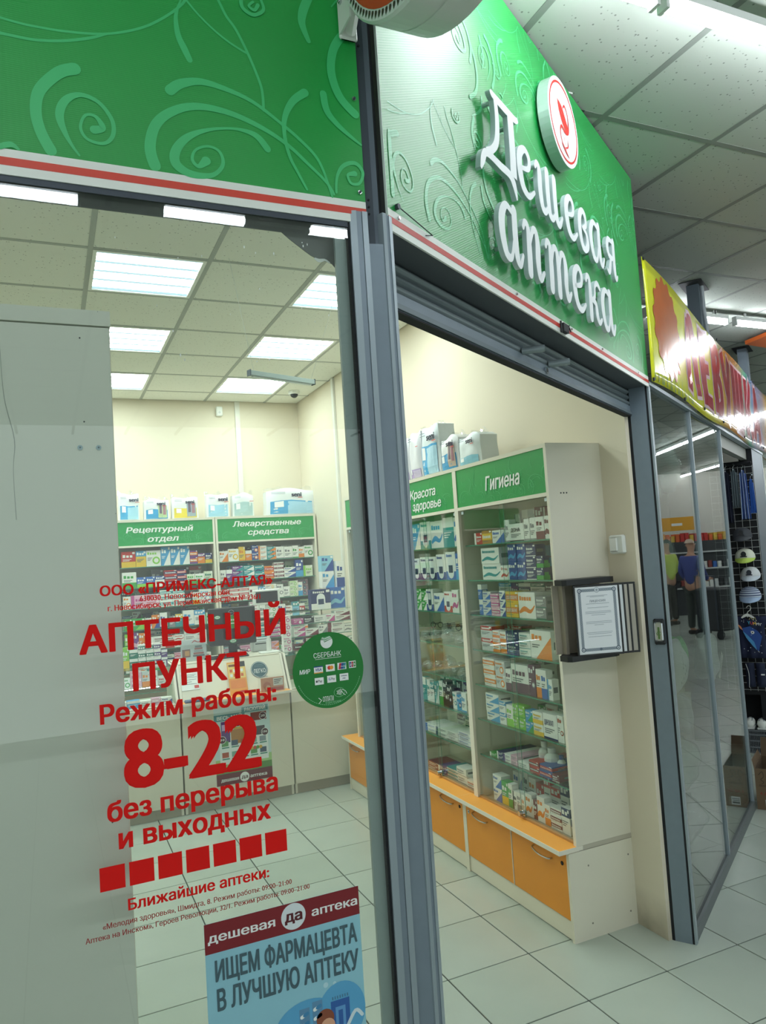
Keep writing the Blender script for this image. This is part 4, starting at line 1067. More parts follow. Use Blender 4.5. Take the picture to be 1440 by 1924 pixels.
Bf(7, [(.12,.02,2,Ma,W,0,None,.12),(.10,.02,2,Vi,W,2,None,.12),(.11,.018,3,Te,W,6,None,.12),(.10,.04,2,W,Gy,0),(.11,.035,1,W,Rd,0)], .18)
Bf(7, [(.13,.11,1,Oc,Br,6)], .58, .18, 'back row, ')
# small blister packs heaped in clear bags on the fourth and fifth shelf: each bag a thing
def bag_mesh(w_, d_, h_, cols, seed, wrap=True):
    rg = random.Random(seed); q = M()
    nu, nv = 10, 7
    def fn(u, v):
        a = 2*PI*u; p = PI*v
        r = (abs(math.sin(p))**.6)
        x = w_/2*math.cos(a)*r; y = d_/2*math.sin(a)*r; z = h_/2 - h_/2*math.cos(p)
        k = 1 + .16*math.sin(a*3+seed)*math.sin(p*2+seed) + rg.uniform(-.05, .05)*(1 if 0 < u < 1 else 0)
        return (x*k, y*k, max(0, z*(1+.1*math.sin(a*2+seed))))
    q.grid(fn, nu, nv, glass('plastic_bag', (.86, .88, .88), .10, .12, haze=.18) if wrap else mat(cols[0], .6))
    for i in range(5):
        a = rg.uniform(0, 6.28); x = rg.uniform(-.25, .25)*w_; y = rg.uniform(-.3, .2)*d_; z = h_*rg.uniform(.1, .6)
        c_ = mat(rg.choice(cols), .5); s = min(w_, .05)*.35
        q.add([(x+s*math.cos(a+t), y+s*.6*math.sin(a+t), z + (s*.5 if t > 2 else 0)) for t in (0, 1.57, 3.14, 4.71)] , [(0, 1, 2, 3)], c_)
    return q
for sh, cols, nm in ((3, ['2a2c30', '8e8f94', '4a4d52'], 'dark'), (4, ['c9b9b0', 'd8dadb', 'e3b6a0'], 'pale')):
    for i in range(8):
        loc = frame_pt(orgB, PI2, .19+i*.069, .085 + .10*(i % 2), SH_Z[sh])
        loc = (loc[0], loc[1], loc[2]+.002)
        o = bag_mesh(.080, .085, .045+.012*((i*5) % 3), ['f0f2f2', 'e6e8e8'] + cols[1:], i+sh*20).build('clear_bag', None, loc, .4*i, smooth=True)
        tag(o, f'clear bag of {nm} small goods, {ORD[i]} from left, {ORD[sh]} shelf, {HB}', 'bag', 'clear bags in the beauty cabinet')
# spectacle-like black frames lying behind the bags on the fourth shelf
for i in range(4):
    q = M()
    for sg in (-1, 1): q.tube([(sg*.03 + .02*math.cos(a), .0, .02 + .016*math.sin(a)) for a in [2*PI*k/12 for k in range(13)]], .0022, RUBBER, 5)
    q.tube([(-.01, 0, .024), (.01, 0, .024)], .002, RUBBER, 5).tube([(-.05, 0, .024), (-.052, .10, .022)], .0018, RUBBER, 5).tube([(.05, 0, .024), (.052, .10, .022)], .0018, RUBBER, 5)
    tag(q.build('glasses', None, frame_pt(orgB, PI2, .24+.15*i, .13, SH_Z[3]+.062), PI2+.3*(-1)**i), f'black framed glasses, {ORD[i]} from left, behind the bags on the fourth shelf, {HB}', 'glasses', 'glasses in the beauty cabinet')
# third cabinet: only its far end shows through the window
for k in range(7):
    fill_row(orgC, PI2, rnd_items(.30, .05, .12, [W, Si, Pp, W], 40+k, .06, .1, 2), SH_Z[k], f'{ORD[k]} shelf, third wall cabinet', 'boxes in the third wall cabinet', .03, .05, stuff=True)

# ---- back cabinets
YBK = 6.38
BS = (1.66, 1.49, 1.32, 1.15, .98, .81, .64)
orgR = (1.300, YBK, 0); orgL = (.395, YBK, 0)
cD = display_cabinet(orgR, 0, .90, .90, 0, 'cream cabinet headed Лекарственные средства, right hand one against the back wall',
     [('Лекарственные', .165, .85, 1.957, .043), ('средства', .31, .72, 1.882, .043)], depth=.37, shelves=BS, doors=False)
cE = display_cabinet(orgL, 0, .90, .90, 0, 'cream cabinet headed Рецептурный отдел, left hand one against the back wall',
     [('Рецептурный', .20, .80, 1.940, .043), ('отдел', .385, .665, 1.862, .043)], depth=.37, shelves=BS, doors=False)
cF = display_cabinet((-.51, YBK, 0), 0, .90, .90, 0, 'cream cabinet against the back wall hidden behind the tall panel by the window', [], depth=.37, shelves=BS, doors=False)
GR1, GL1 = 'boxes in the right back cabinet', 'boxes in the left back cabinet'
def Rr(k, items, u0=.03, yo=.04, back=''): fill_row(orgR, 0, items, BS[k], f'{back}{ORD[k]} shelf, right back cabinet', GR1, u0, yo, stuff=k > 2, fh=(.11, .145) if back else (.085, .125))
def Ll(k, items, u0=.14, yo=.04, back=''): fill_row(orgL, 0, items, BS[k], f'{back}{ORD[k]} shelf, left back cabinet', GL1, u0, yo, stuff=k > 4, fh=(.11, .145) if back else (.085, .13))
Rr(0, [(.075,.068,1,W,Or,4),(.09,.062,1,W,Ye,5),(.055,.072,1,Ye,Or,0),(.055,.068,1,Or,W,3),(.055,.064,2,Bl,Or,5),(.075,.040,3,W,Or,2),(.08,.036,3,Te,Or,4),(.07,.052,1,W,Gy,0),(.075,.056,1,W,Gy,0),(.055,.06,1,W,Gn,0),(.05,.095,1,W,Or,1),(.085,.05,1,W,Gn,5)])
Rr(0, [(.07,.11,1,Gy,Be,0),(.10,.11,1,W,Be,3),(.13,.12,1,Ma,Bk,0),(.08,.13,1,W,Gy,0),(.12,.13,1,W,Gy,0),(.07,.11,1,Bk,Gy,0),(.06,.12,1,W,Gy,0),(.12,.12,1,W,Or,0)], yo=.16, back='back row, ')
Rr(1, [(.05,.10,1,W,Gy,0),(.05,.10,1,Pu,W,3),(.095,.042,3,Pu,Te,4),(.095,.042,3,Te,W,4),(.085,.06,2,Te,Nv,7),(.085,.055,2,Or,Rd,6,'Панкр'),(.088,.034,4,W,Ma,6,'ГАСт'),(.105,.044,2,W,Bl,4),(.07,.15,1,Bl,Lb,1),(.085,.065,1,Pg,Lm,2)])
Rr(1, [(.10,.13,1,W,Lb,3),(.10,.15,1,Te,W,4),(.12,.14,1,Be,Ye,0),(.10,.12,1,W,Gy,0),(.09,.13,1,Bk,Gy,0),(.09,.14,1,Pg,Gn,0)], .12, .16, 'back row, ')
Rr(2, [(.07,.035,3,Rd,W,6),(.08,.035,3,W,Rd,6),(.085,.036,3,W,Rd,6),(.08,.06,1,W,Ma,0),(.06,.065,1,W,Lb,3),(.10,.04,3,W,Ye,5),(.06,.08,1,W,Gy,5),(.055,.09,1,W,Gy,0),(.075,.045,3,Pg,Lm,5),(.04,.12,1,W,Lb,1)])
Rr(3, [(.07,.05,2,W,Or,1),(.08,.05,2,W,Or,1),(.085,.055,2,W,Rd,0),(.08,.05,3,W,Pk,7),(.06,.12,1,W,Gy,0),(.10,.05,2,W,Gn,5),(.07,.07,1,W,Bl,4),(.06,.09,1,W,Br,5),(.06,.12,1,Pb,Te,3),(.05,.10,1,W,Rd,6)])
Rr(4, [(.08,.045,3,Lb,W,4),(.12,.05,2,W,Te,7),(.09,.05,2,W,Pk,6),(.10,.05,3,Te,W,3),(.10,.036,3,Pk,W,6),(.08,.04,3,W,Ma,6),(.09,.05,2,W,Bl,2),(.08,.05,2,W,Or,1)])
for k_ in (2, 3, 4, 5):
    Rr(k_, rnd_items(.85, .09, .122, [W, Si, Bk, Pp, Pg, Lb, Be], 90+k_), yo=.17, back='back row, ')
    Ll(k_, rnd_items(.70, .09, .122, [W, Si, Bk, Pg, Gn, Pu], 80+k_), yo=.17, back='back row, ')
Rr(5, rnd_items(.85, .06, .12, [W, W, Pp, Pg], 71))
Ll(0, [(.11,.13,1,Rd,Ye,1),(.08,.13,1,Ye,Lb,3),(.115,.13,1,W,Lm,5),(.075,.155,1,Lb,W,4),(.075,.155,1,Lb,W,4),(.078,.155,1,Lb,W,4),(.062,.055,2,Pu,Or,6),(.060,.085,1,Or,Pu,3),(.058,.085,1,Nv,Ye,1)])
Ll(1, [(.11,.13,1,W,Gn,1),(.07,.085,1,B2,Lm,1),(.07,.085,1,B2,Lm,1),(.075,.085,1,W,Bl,3),(.10,.042,3,Rd,Nv,6),(.075,.042,3,Nv,Rd,6),(.065,.085,1,Pg,Gn,1),(.075,.085,1,W,Gn,1),(.07,.10,1,Pg,Dg,1)])
Ll(1, [(.10,.14,1,Gy,Si,0),(.11,.13,1,Rd,Nv,6),(.10,.15,1,Bk,Gy,0),(.10,.15,1,Rd,W,6)], .38, .16, 'back row, ')
Ll(2, [(.06,.05,1,W,Or,5),(.11,.05,1,Pp,Pk,2),(.11,.055,2,Pp,Rd,5),(.10,.045,3,W,Te,6),(.10,.045,3,W,Te,6),(.06,.11,1,Bk,Gy,0),(.055,.10,1,W,Ye,1),(.10,.12,1,W,Pb,5)])
Ll(3, [(.06,.09,1,Gn,Lm,4),(.10,.09,1,Gn,Lm,4),(.05,.05,1,W,Bl,5),(.06,.06,1,Or,Bl,4),(.06,.07,1,W,Bl,0),(.06,.08,1,Gy,Dg,2),(.06,.10,1,Te,Ye,3),(.09,.05,1,W,Lb,0),(.09,.07,1,W,Lb,3),(.04,.09,1,W,Gn,2),(.04,.09,1,W,Gn,5)])
Ll(3, [(.10,.12,1,Bk,Gy,0),(.12,.12,1,W,Vi,0),(.12,.12,1,Dg,Te,0),(.12,.13,1,Bk,Dg,0)], .30, .16, 'back row, ')
Ll(4, [(.05,.14,1,Lm,Gn,1),(.055,.15,1,Pu,Pp,7),(.05,.14,1,Or,Rd,5),(.06,.10,1,W,Gy,5),(.09,.05,2,W,Ma,0),(.07,.05,2,Rd,W,6),(.08,.05,2,W,Rd,7),(.10,.045,3,W,Gy,0),(.08,.06,2,W,Or,5)])
Ll(5, rnd_items(.72, .06, .12, [W, W, Pp, Pg], 77))

# ---- nappy packs on top of the cabinets
def pack(loc, rz, w_, h_, d_, top_c, band_c, label, grp, band=(0, .5), seed=1, text='seni', side=None, fig=None):
    o = thing('nappy_pack', label, 'nappy pack', loc, rz, grp)
    rg = random.Random(seed)
    q = M(); nx, nz = 10, 8
    mt = mat(top_c, .38, bump=.6, bscale=35)
    ph = rg.uniform(0, 6)
    def shape(u, v, sgn):
        x = (u-.5)*w_; z = v*h_
        e = (1-abs(2*u-1)**5)*(1-abs(2*v-1)**6)
        y = sgn*(d_/2*(.72+.28*e)) + .003*math.sin(9*u+ph)*math.sin(7*v+ph)
        zz = z + (.010*math.sin(u*7+ph) + .012*(1-abs(2*u-1)**2) - .012)*v
        return (x*(1-.03*v), y + d_/2, max(0, zz))
    q.grid(lambda u, v: shape(u, v, -1), nx, nz, mt)
    q.grid(lambda u, v: shape(1-u, v, 1), nx, nz, mt)
    for e in (0, 1):
        q.grid(lambda a, v, e=e: tuple(shape(e, v, -1)[i]*(1-(a if e else 1-a)) + shape(e, v, 1)[i]*(a if e else 1-a) for i in range(3)), 2, nz, mt)
        q.grid(lambda u, a, e=e: tuple(shape(u, e, -1)[i]*(1-(a if e else 1-a)) + shape(u, e, 1)[i]*(a if e else 1-a) for i in range(3)), nx, 2, mt)
    q.build('bag', o, smooth=True)
    q = M()
    bm_ = mat(band_c, .35); b0, b1 = band
    def patch(u0, u1, v0, v1, m_, dy=-.0025, n=4):
        q.grid(lambda u, v: (lambda p: (p[0], p[1]+dy, p[2]))(shape(u0+(u1-u0)*u, v0+(v1-v0)*v, -1)), n, n, m_)
    patch(.07, .93, .05, b1, bm_)
    if side: patch(.42, .93, .05, b1*.92, mat(side, .35), -.0032)
    if fig: patch(.55, .90, .10, .72, mat(fig, .4), -.0036); patch(.60, .70, .30, .80, mat('6a5a6e', .4), -.004); patch(.74, .86, .25, .76, mat('a87a86', .4), -.004)
    # little picture of the product
    patch(.15, .34, b1*.55, b1*.95, mat('f4f6f6', .4), -.004, 3)
    q.build('printed_band', o)
    yy = -.012 + .0
    q = M()
    tx = shape(.6, .78, -1)
    sz = min(w_*.17, h_*.15)
    q.text(text, w_*.0, h_*.70, sz*1.0, mat('1f2140', .4), tx[1]-.009, sz*2.7, bold=.05)
    q.quad(sz*1.7, sz*2.9, h_*.70-sz*.35, h_*.70-sz*.2, tx[1]-.009, mat('d0443a', .4))
    for i in range(2): q.quad(-w_*.40, -w_*.12, h_*(.86-.05*i), h_*(.875-.05*i), tx[1]-.005, mat('8a97a0', .5))
    q.build('brand_print', o)
    # crumpled clear wrap at the top
    q = M(); cw = glass('plastic_wrap', (.93, .94, .94), .12, .08, haze=.10)
    def fl(u, v):
        x = (u-.5)*w_*1.03; z = h_*(.97) + v*(.02+.015*math.sin(u*11+ph)+.01*math.sin(u*23))
        return (x, d_/2 + .02*math.sin(u*9+ph)*v + .01*math.sin(u*31)*v, z)
    q.grid(fl, 14, 3, cw)
    q.build('wrap_fold', o, smooth=True)
    return o
zt = 2.046
GP = 'nappy packs on top of the back cabinets'
pack((.615, 6.45, zt), 0, .165, .225, .12, 'e9eef1', '4aa8dc', 'blue and white nappy pack at the left end of the left back cabinet', GP, (0, .55), 1, side='a9d8ee')
pack((.835, 6.45, zt), 0, .205, .175, .12, 'eceef0', '3b9bd0', 'low white nappy pack with blue corner and figures, second on back cabinets', GP, (0, .5), 2, fig='b7cfa0')
pack((1.07, 6.45, zt), 0, .220, .185, .12, 'eceef0', 'e8d24a', 'white nappy pack with a yellow panel, third on the back cabinets', GP, (0, .5), 3, fig='9fb0bd')
pack((1.348, 6.45, zt), 0, .195, .205, .12, 'eceff1', '9fd0e8', 'white pack with pale blue folded sheet picture, fourth on back cabinets', GP, (0, .55), 4)
pack((1.570, 6.45, zt), 0, .190, .205, .12, 'e6ecec', 'a9c6c8', 'grey-green underpad pack, second from right on the back cabinets', GP, (0, .62), 5, text='')
pack((2.000, 6.42, zt), 0, .46, .235, .15, 'e9eef2', '49a5da', 'widest blue and white nappy pack, right end of the back cabinets', GP, (0, .55), 6, side='a9d4ee')
GP2 = 'nappy packs on top of the wall cabinets'
P2 = lambda y, w_, h_, top, bandc, lab, **k: pack((1.965, y, zt), PI2, w_, h_, .14, top, bandc, lab, GP2, **k)
P2(3.27, .21, .16, 'e6eff2', '8cc7dc', 'short pale pack nearest the entrance on the wall cabinets', seed=11, band=(0, .3))
P2(3.475, .185, .185, 'eceef0', '3b9bd0', 'white pack with blue corner and two figures on the wall cabinets', seed=12, band=(0, .5), fig='c9b7a8')
P2(3.69, .21, .285, 'e3edf2', '4aa8dc', 'tallest blue pack with a figure outline on the wall cabinets', seed=13, band=(0, .62), side='b5dbee')
P2(3.875, .145, .28, 'e4e4ea', 'b39ad0', 'tall pack with lilac foot beside the blue one on the wall cabinets', seed=14, band=(0, .22), side='cfc3df', text='')
P2(4.03, .14, .27, 'e4e4ea', 'b39ad0', 'tall lilac-footed pack half hidden by the post on the wall cabinets', seed=15, band=(0, .22), text='')
P2(4.85, .20, .34, 'e9e6f0', 'b39ad0', 'tall white and lilac pack at the far end of the wall cabinets', seed=16, band=(0, .25), text='')
# ================================================================ COUNTER
YC = 5.15
def counter_unit(x0, x1, label, glass_top=True, ztop=.965, y1=5.62):
    c = thing('service_counter', label, 'counter', (x0, YC, 0), 0)
    w = x1-x0
    M().box(.002, w-.002, 0, .018, .072, .715, CREAM).build('front_panel', c)
    M().box(.002, w-.002, .022, .036, 0, .07, mat('a9a292', .5)).build('plinth', c)
    for u in (0, w-.018):
        pts = [(.019, .002), (y1-YC, .002), (y1-YC, ztop), (.16, ztop), (.03, .735), (.019, .72)]
        q = M(); v = [(u+.001, a, b) for a, b in pts] + [(u+.017, a, b) for a, b in pts]; n = len(pts)
        q.add(v, [tuple(range(n)), tuple(range(2*n-1, n-1, -1))] + [(i, (i+1) % n, n+(i+1) % n, n+i) for i in range(n)], CREAM_EDGE)
        q.build('side_cheek', c)
    return c, w
c1, w1 = counter_unit(-.62, .757, 'left counter unit with a glass-topped showcase of small boxes')
M().box(.02, w1-.02, .03, .44, .715, .725, CREAM).build('showcase_floor', c1)
q = M(); q.add([(.02, .032, .735), (w1-.02, .032, .735), (w1-.02, .158, .960), (.02, .158, .960)], [(0, 1, 2, 3)], GLASS); q.build('sloped_glass', c1)
M().box(.02, w1-.02, .16, .46, .960, .966, SHELF_G).build('glass_top', c1)
M().box(.02, w1-.02, .16, .44, .835, .839, SHELF_G).build('glass_shelf', c1)
LED = mat('f4faff', .4, emit=9, key='led')
q = M()
for k in range(26): q.box(.80+.018*k, .812+.018*k, .10, .106, .842, .847, LED)
q.build('led_strip', c1, kind='stuff')
fill_row((-.62, YC, 0), 0, [(.07,.045,1,W,Te,0),(.08,.05,1,Lb,W,3),(.07,.04,1,W,Gy,0),(.06,.05,1,Pp,W,0),(.07,.045,1,W,Bl,4)], .7255, 'in the left counter showcase', 'boxes in the counter showcase', .98, .07)
fill_row((-.62, YC, 0), 0, [(.06,.07,1,W,Gn,5),(.07,.055,2,Pp,W,0),(.05,.10,1,Si,Or,1),(.05,.10,1,W,Gy,2),(.05,.06,1,W,Rd,0)], .8395, 'on the glass shelf of the left counter', 'boxes in the counter showcase', 1.03, .19)
# middle unit: sloped panel with an orange shelf
c2, w2 = counter_unit(.765, 1.512, 'middle counter unit with an orange shelf, sloped cream panel and advertising poster')
q = M(); pts = [(.030, .735), (.042, .735), (.17, .955), (.158, .960)]
v = [(.018, a, b) for a, b in pts] + [(w2-.018, a, b) for a, b in pts]
q.add(v, [(0, 4, 7, 3), (1, 2, 6, 5), (3, 7, 6, 2), (0, 1, 5, 4), (0, 3, 2, 1), (4, 5, 6, 7)], CREAM); q.build('sloped_panel', c2)
M().box(.018, w2-.018, .158, .47, .955, .968, CREAM).build('counter_top', c2)
M().bbox(.0, w2, -.062, .03, .716, .7325, ORANGE_T, .005).bbox(-.001, w2+.001, -.065, -.0622, .716, .7325, CREAM_EDGE, .001).build('orange_shelf', c2)
# right unit with a tall glass display
c3, w3 = counter_unit(1.520, 2.208, 'right counter unit with a tall glass display full of boxes', ztop=.965)
M().box(.02, w3-.02, .03, .44, .715, .725, CREAM).build('showcase_floor', c3)
q = M(); q.add([(.02, .032, .735), (w3-.02, .032, .735), (w3-.02, .158, .960), (.02, .158, .960)], [(0, 1, 2, 3)], GLASS); q.build('sloped_glass', c3)
M().box(.02, w3-.02, .16, .46, .960, .966, SHELF_G).build('glass_top', c3)
for z in (1.065, 1.155): M().box(.09, w3-.02, .20, .42, z-.004, z, SHELF_G).box(.09, w3-.02, .1985, .20, z-.004, z, GEDGE).build('glass_shelf', c3)
M().box(.09, w3-.02, .20, .42, 1.243, 1.249, SHELF_G).build('glass_top', c3)
for u in (.09, w3-.024): M().box(u, u+.004, .20, .42, .967, 1.243, GLASS).build('glass_side', c3)
D3 = 'right counter display'
F3 = lambda z, it, u0=.11, yo=.21: fill_row((1.520, YC, 0), 0, it, z, {.9665: 'bottom', 1.0655: 'middle', 1.1555: 'top'}[z] + ' level, ' + D3, 'boxes in the right counter display', u0, yo)
F3(.9665, [(.09,.042,1,Ma,Bk,6),(.075,.045,2,Ma,W,6,'ГАСт'),(.06,.07,1,W,Gy,0),(.08,.06,1,W,Br,6),(.12,.055,1,W,Ma,4),(.08,.06,1,W,Gy,4)])
F3(1.0655, [(.09,.038,2,W,Pk,4),(.10,.05,1,W,Ma,4),(.07,.07,1,W,Gy,4),(.13,.04,2,W,Ma,2),(.08,.06,1,W,Gy,7)])
F3(1.1555, [(.08,.04,1,Pk,W,5),(.08,.05,1,Bk,Gy,0),(.09,.05,1,W,Gy,0),(.07,.055,1,W,Pk,4),(.12,.036,2,W,Ma,4),(.05,.06,1,Si,Gy,0)])
fill_row((1.520, YC, 0), 0, [(.062,.052,5,W,Pk,5)], .9665, 'pink column left of the right counter display', 'boxes in the right counter display', .022, .19)
G4 = 'device boxes on the right counter display'
for (u, w_, h_, b, a, s_, z, y_, lab) in ((.262,.155,.15,Nv,W,8,1.25,.22,'dark navy irrigator box with a white bottle picture, on the right counter display'),
        (.425,.125,.155,B2,Pb,7,1.25,.26,'blue device box right of the dark irrigator box'),
        (.385,.10,.125,W,Lb,4,1.406,.30,'white device box stacked behind the irrigator boxes'),
        (.385,.10,.12,Pb,Bl,4,1.532,.30,'pale blue box with pink print, topmost of the device stack'),
        (.495,.065,.20,W,Bl,1,1.406,.27,'tall white and blue box beside the device stack')):
    me = product_mesh(w_, h_, .07, b, a, s_)
    tag(link('device_box', me, None, (1.520+u, YC+y_, z)), lab, 'device box', G4)
# things standing on the shelf and stuck on the sloped panel
def slope(x, t, off=.003):     # t 0..1 up the sloped panel of the middle unit
    return (x, YC + .030 + .128*t - off*.86, .735 + .225*t + off*.5)
def on_slope(name, label, cat, x0, x1, t0, t1, m, extra=None):
    o = thing(name, label, cat, (0, 0, 0))
    q = M()
    a = [slope(x0, t0), slope(x1, t0), slope(x1, t1), slope(x0, t1)]; b = [slope(x0, t0, .001), slope(x1, t0, .001), slope(x1, t1, .001), slope(x0, t1, .001)]
    q.add(a + b, [(0, 1, 2, 3), (7, 6, 5, 4), (0, 4, 5, 1), (1, 5, 6, 2), (2, 6, 7, 3), (3, 7, 4, 0)], m)
    q.build('sheet', o)
    if extra:
        q = M(); extra(q); q.build('print', o)
    return o
def sl_lines(q, x0, x1, ts, m, th=.012):
    for t, f in ts: q.add([slope(x0, t, .004), slope(x0+(x1-x0)*f, t, .004), slope(x0+(x1-x0)*f, t+th, .004), slope(x0, t+th, .004)], [(0, 1, 2, 3)], m)
on_slope('notice', 'white paper notice on the left of the sloped counter panel', 'notice', .785, .905, .28, .80, mat('eef0ef', .5),
    lambda q: (sl_lines(q, .79, .90, [(.70, .9), (.66, .8), (.62, .95), (.56, .9), (.50, .6), (.44, .9)], TXT), q.add([slope(.87, .32, .004), slope(.90, .32, .004), slope(.90, .40, .004), slope(.87, .40, .004)], [(0, 1, 2, 3)], RED)))
o = thing('round_sticker', 'round dark teal sticker on the sloped counter panel', 'sticker', (0, 0, 0))
q = M(); q.add([slope(1.33+.060*math.cos(a), .62+.235*math.sin(a), .004) for a in [2*PI*k/36 for k in range(36)]], [tuple(range(36))], mat('20505c', .5)); q.build('disc', o)
q = M(); q.add([slope(1.33+.054*math.cos(a), .62+.212*math.sin(a), .0045) for a in [2*PI*k/36 for k in range(36)]] + [slope(1.33+.056*math.cos(a), .62+.22*math.sin(a), .0045) for a in [2*PI*k/36 for k in range(36)]], [(k, (k+1) % 36, 36+(k+1) % 36, 36+k) for k in range(36)], SWH)
vs, fs = text_geo('ЛЕГКО', 0, 0, 2); a0 = max(v[0] for v in vs)
q.add([slope(1.286 + v[0]/a0*.088, .52+v[1]*.16, .005) for v in vs], fs, SWH)
sl_lines(q, 1.298, 1.365, [(.75, .9), (.71, 1)], mat('7fa5ad', .5)); q.build('print', o)
lf = thing('leaflet', 'orange and yellow advertising leaflet standing on the orange shelf', 'leaflet', (1.10, YC+.018, .7335))
q = M().add([(0, 0, 0), (.125, 0, 0), (.125, .085, .215), (0, .085, .215), (0, .003, 0), (.125, .003, 0), (.125, .088, .215), (0, .088, .215)], [(0, 1, 2, 3), (7, 6, 5, 4), (0, 4, 5, 1), (1, 5, 6, 2), (2, 6, 7, 3), (3, 7, 4, 0)], mat('f0a23c', .45)); q.build('sheet', lf)
def lfp(x, t): return (x, .0855*t - .0012, .215*t)
q = M()
def lq(x0, x1, t0, t1, m, d=0): q.add([(lfp(x0, t0)[0], lfp(x0, t0)[1]-d, lfp(x0, t0)[2]), (x1, lfp(x1, t0)[1]-d, lfp(x1, t0)[2]), (x1, lfp(x1, t1)[1]-d, lfp(x1, t1)[2]), (x0, lfp(x0, t1)[1]-d, lfp(x0, t1)[2])], [(0, 1, 2, 3)], m)
lq(.004, .121, .50, .96, mat('f3d27a', .45)); lq(.085, .125, .84, 1.0, DARK, .0004); lq(.01, .08, .86, .93, mat('8a4a20', .5), .0004)
for a in range(4):
    for b in range(2): lq(.014+.025*a, .032+.025*a, .55+.14*b, .64+.14*b, [WHITE, mat('d9662c', .5)][(a+b) % 2], .0004)
lq(.01, .115, .20, .46, mat('ec8a3a', .45), .0003); lq(.07, .118, .06, .12, RED, .0004)
q.build('print', lf)
cb = thing('charity_box', 'small clear box with an orange picture card at the right of the orange shelf', 'box', (1.296, YC-.045, .7335))
M().box(0, .17, 0, .07, 0, .105, glass('acrylic', (.93, .95, .95), .06)).build('acrylic_case', cb)
q = M().box(.004, .166, .004, .010, .004, .098, mat('d98a5c', .5)).quad(.09, .160, .04, .092, .0035, mat('efe6dc', .5)).disc(.045, .045, .028, .0034, mat('c9683c', .5), 18).disc(.052, .030, .018, .0032, mat('e8b48c', .5), 14)
for k in range(3): q.quad(.096, .150-.01*k, .078-.012*k, .083-.012*k, .003, TXTD)
q.quad(.06, .16, .008, .03, .003, mat('b9452c', .5)).build('picture_card', cb)
lfs = tag(M().box(0, .155, 0, .075, 0, .004, mat('2d4f7a', .5)).box(.01, .165, .005, .080, .0045, .008, mat('3b6a94', .5)).box(.003, .150, .002, .074, .0085, .0115, mat('24466f', .5)).build('leaflet_stack', None, (.785, YC-.052, .7335), -.05), 'small stack of blue leaflets at the left end of the orange shelf', 'leaflets')
# poster on the counter front
pp = thing('poster', 'pharmacy discount poster with product pictures on the middle counter front', 'poster', (.974, YC-.0012, .150))
PW2, PH2 = .384, .51
M().box(0, PW2, 0, .001, 0, PH2, mat('c9dfe0', .45)).build('sheet', pp)
q = M()
q.quad(0, PW2, 0, .075, -.0004, mat('6b2430', .5)).quad(0, PW2, .075, .125, -.0004, mat('5f8f4a', .5)).quad(0, PW2, .118, .17, -.0005, mat('a8cf8a', .5)).quad(.03, PW2-.02, .135, .325, -.0007, mat('e9f0ee', .5))
q.quad(0, .21, .425, .468, -.0008, mat('5f97a0', .5)).quad(.19, PW2-.01, .462, .500, -.0009, mat('6ea2aa', .5))
q.text('ВЕСЬ МАЙ', .02, .434, .022, WHITE, -.0014, .19, bold=.03).text('РАСКУПАЙ', .21, .470, .022, WHITE, -.0014, .355, bold=.03)
q.text('дешевая', .030, .024, .021, WHITE, -.001, .150, bold=.02).text('аптека', .228, .024, .021, WHITE, -.001, .345, bold=.02).disc(.190, .036, .032, -.0009, WHITE, 26).text('да', .168, .026, .022, mat('5a1620', .5), -.0016, .212, bold=.02)
q.quad(.045, .105, .28, .42, -.001, mat('5a2f78', .5)).quad(.05, .10, .36, .40, -.0012, mat('c9b0d8', .5)).quad(.11, .23, .265, .36, -.0011, mat('b07a3a', .5)).flat([(.13, .36), (.15, .40), (.20, .405), (.225, .36)], -.0012, mat('c9a94a', .5)).quad(.25, .36, .40, .455, -.001, mat('8a3a30', .5)).quad(.26, .345, .30, .36, -.001, mat('4a3a40', .5))
for (x, z, t) in ((.335, .425, '205'), (.16, .40, '99'), (.05, .30, '90'), (.245, .30, '190'), (.345, .315, '190')):
    q.disc(x, z, .026, -.0015, mat('4c1f2a', .5), 18).ring(x, z, .026, .003, -.0017, WHITE, 18).text(t, x-.016, z-.007, .015, WHITE, -.0018, x+.016, bold=.02, res=1)
for r_ in range(2):
    for a in range(5): q.quad(.045+.065*a, .090+.065*a, .255-.075*r_, .290-.075*r_, -.0012, mat(['5f9a5a', '4a5a72', 'b5563a', '7fb5a5', '8a97a0'][(a+r_*2) % 5], .5)).quad(.045+.065*a, .095+.065*a, .242-.075*r_, .250-.075*r_, -.0012, mat('3a8a7a', .5))
for a in range(4): q.disc(.25+.02*a, .218, .012, -.0014, mat(['d9a93a', 'c9583a', '5f9a3a', 'd9a93a'][a], .5), 10)
q.build('print', pp)

# ---- monitor seen from behind, customer display, small appliances
mo = thing('monitor', 'black computer monitor seen from behind with green round stickers on the counter', 'monitor', (1.20, 5.47, .9685), math.radians(-4))
M().bbox(-.17, .17, -.02, .02, .080, .350, mat('0b0c0e', .45), .006).build('housing', mo)
M().box(-.165, .165, .0201, .0208, .088, .342, mat('10161c', .15)).build('screen', mo)
M().box(-.03, .03, .0, .025, .012, .10, RUBBER).bbox(-.10, .10, -.02, .09, 0, .012, RUBBER, .003).build('stand', mo)
q = M()
def st(x, z, a, b, c1_, c2_): q.disc(x, z, a, -.0206, mat(c1_, .4), 20, b).disc(x, z, a*.8, -.0210, mat(c2_, .4), 20, b*.78)
st(-.105, .285, .022, .013, '4fb56a', 'e6efe6'); q.text('50%', -.118, .280, .010, GREEN, -.0215, -.092, bold=.03, res=1)
st(.0, .245, .048, .048, '1f8f3c', '1f8f3c'); q.text('50%', -.025, .252, .014, WHITE, -.0215, .02, bold=.02, res=1).quad(-.028, .028, .232, .238, -.0215, WHITE)
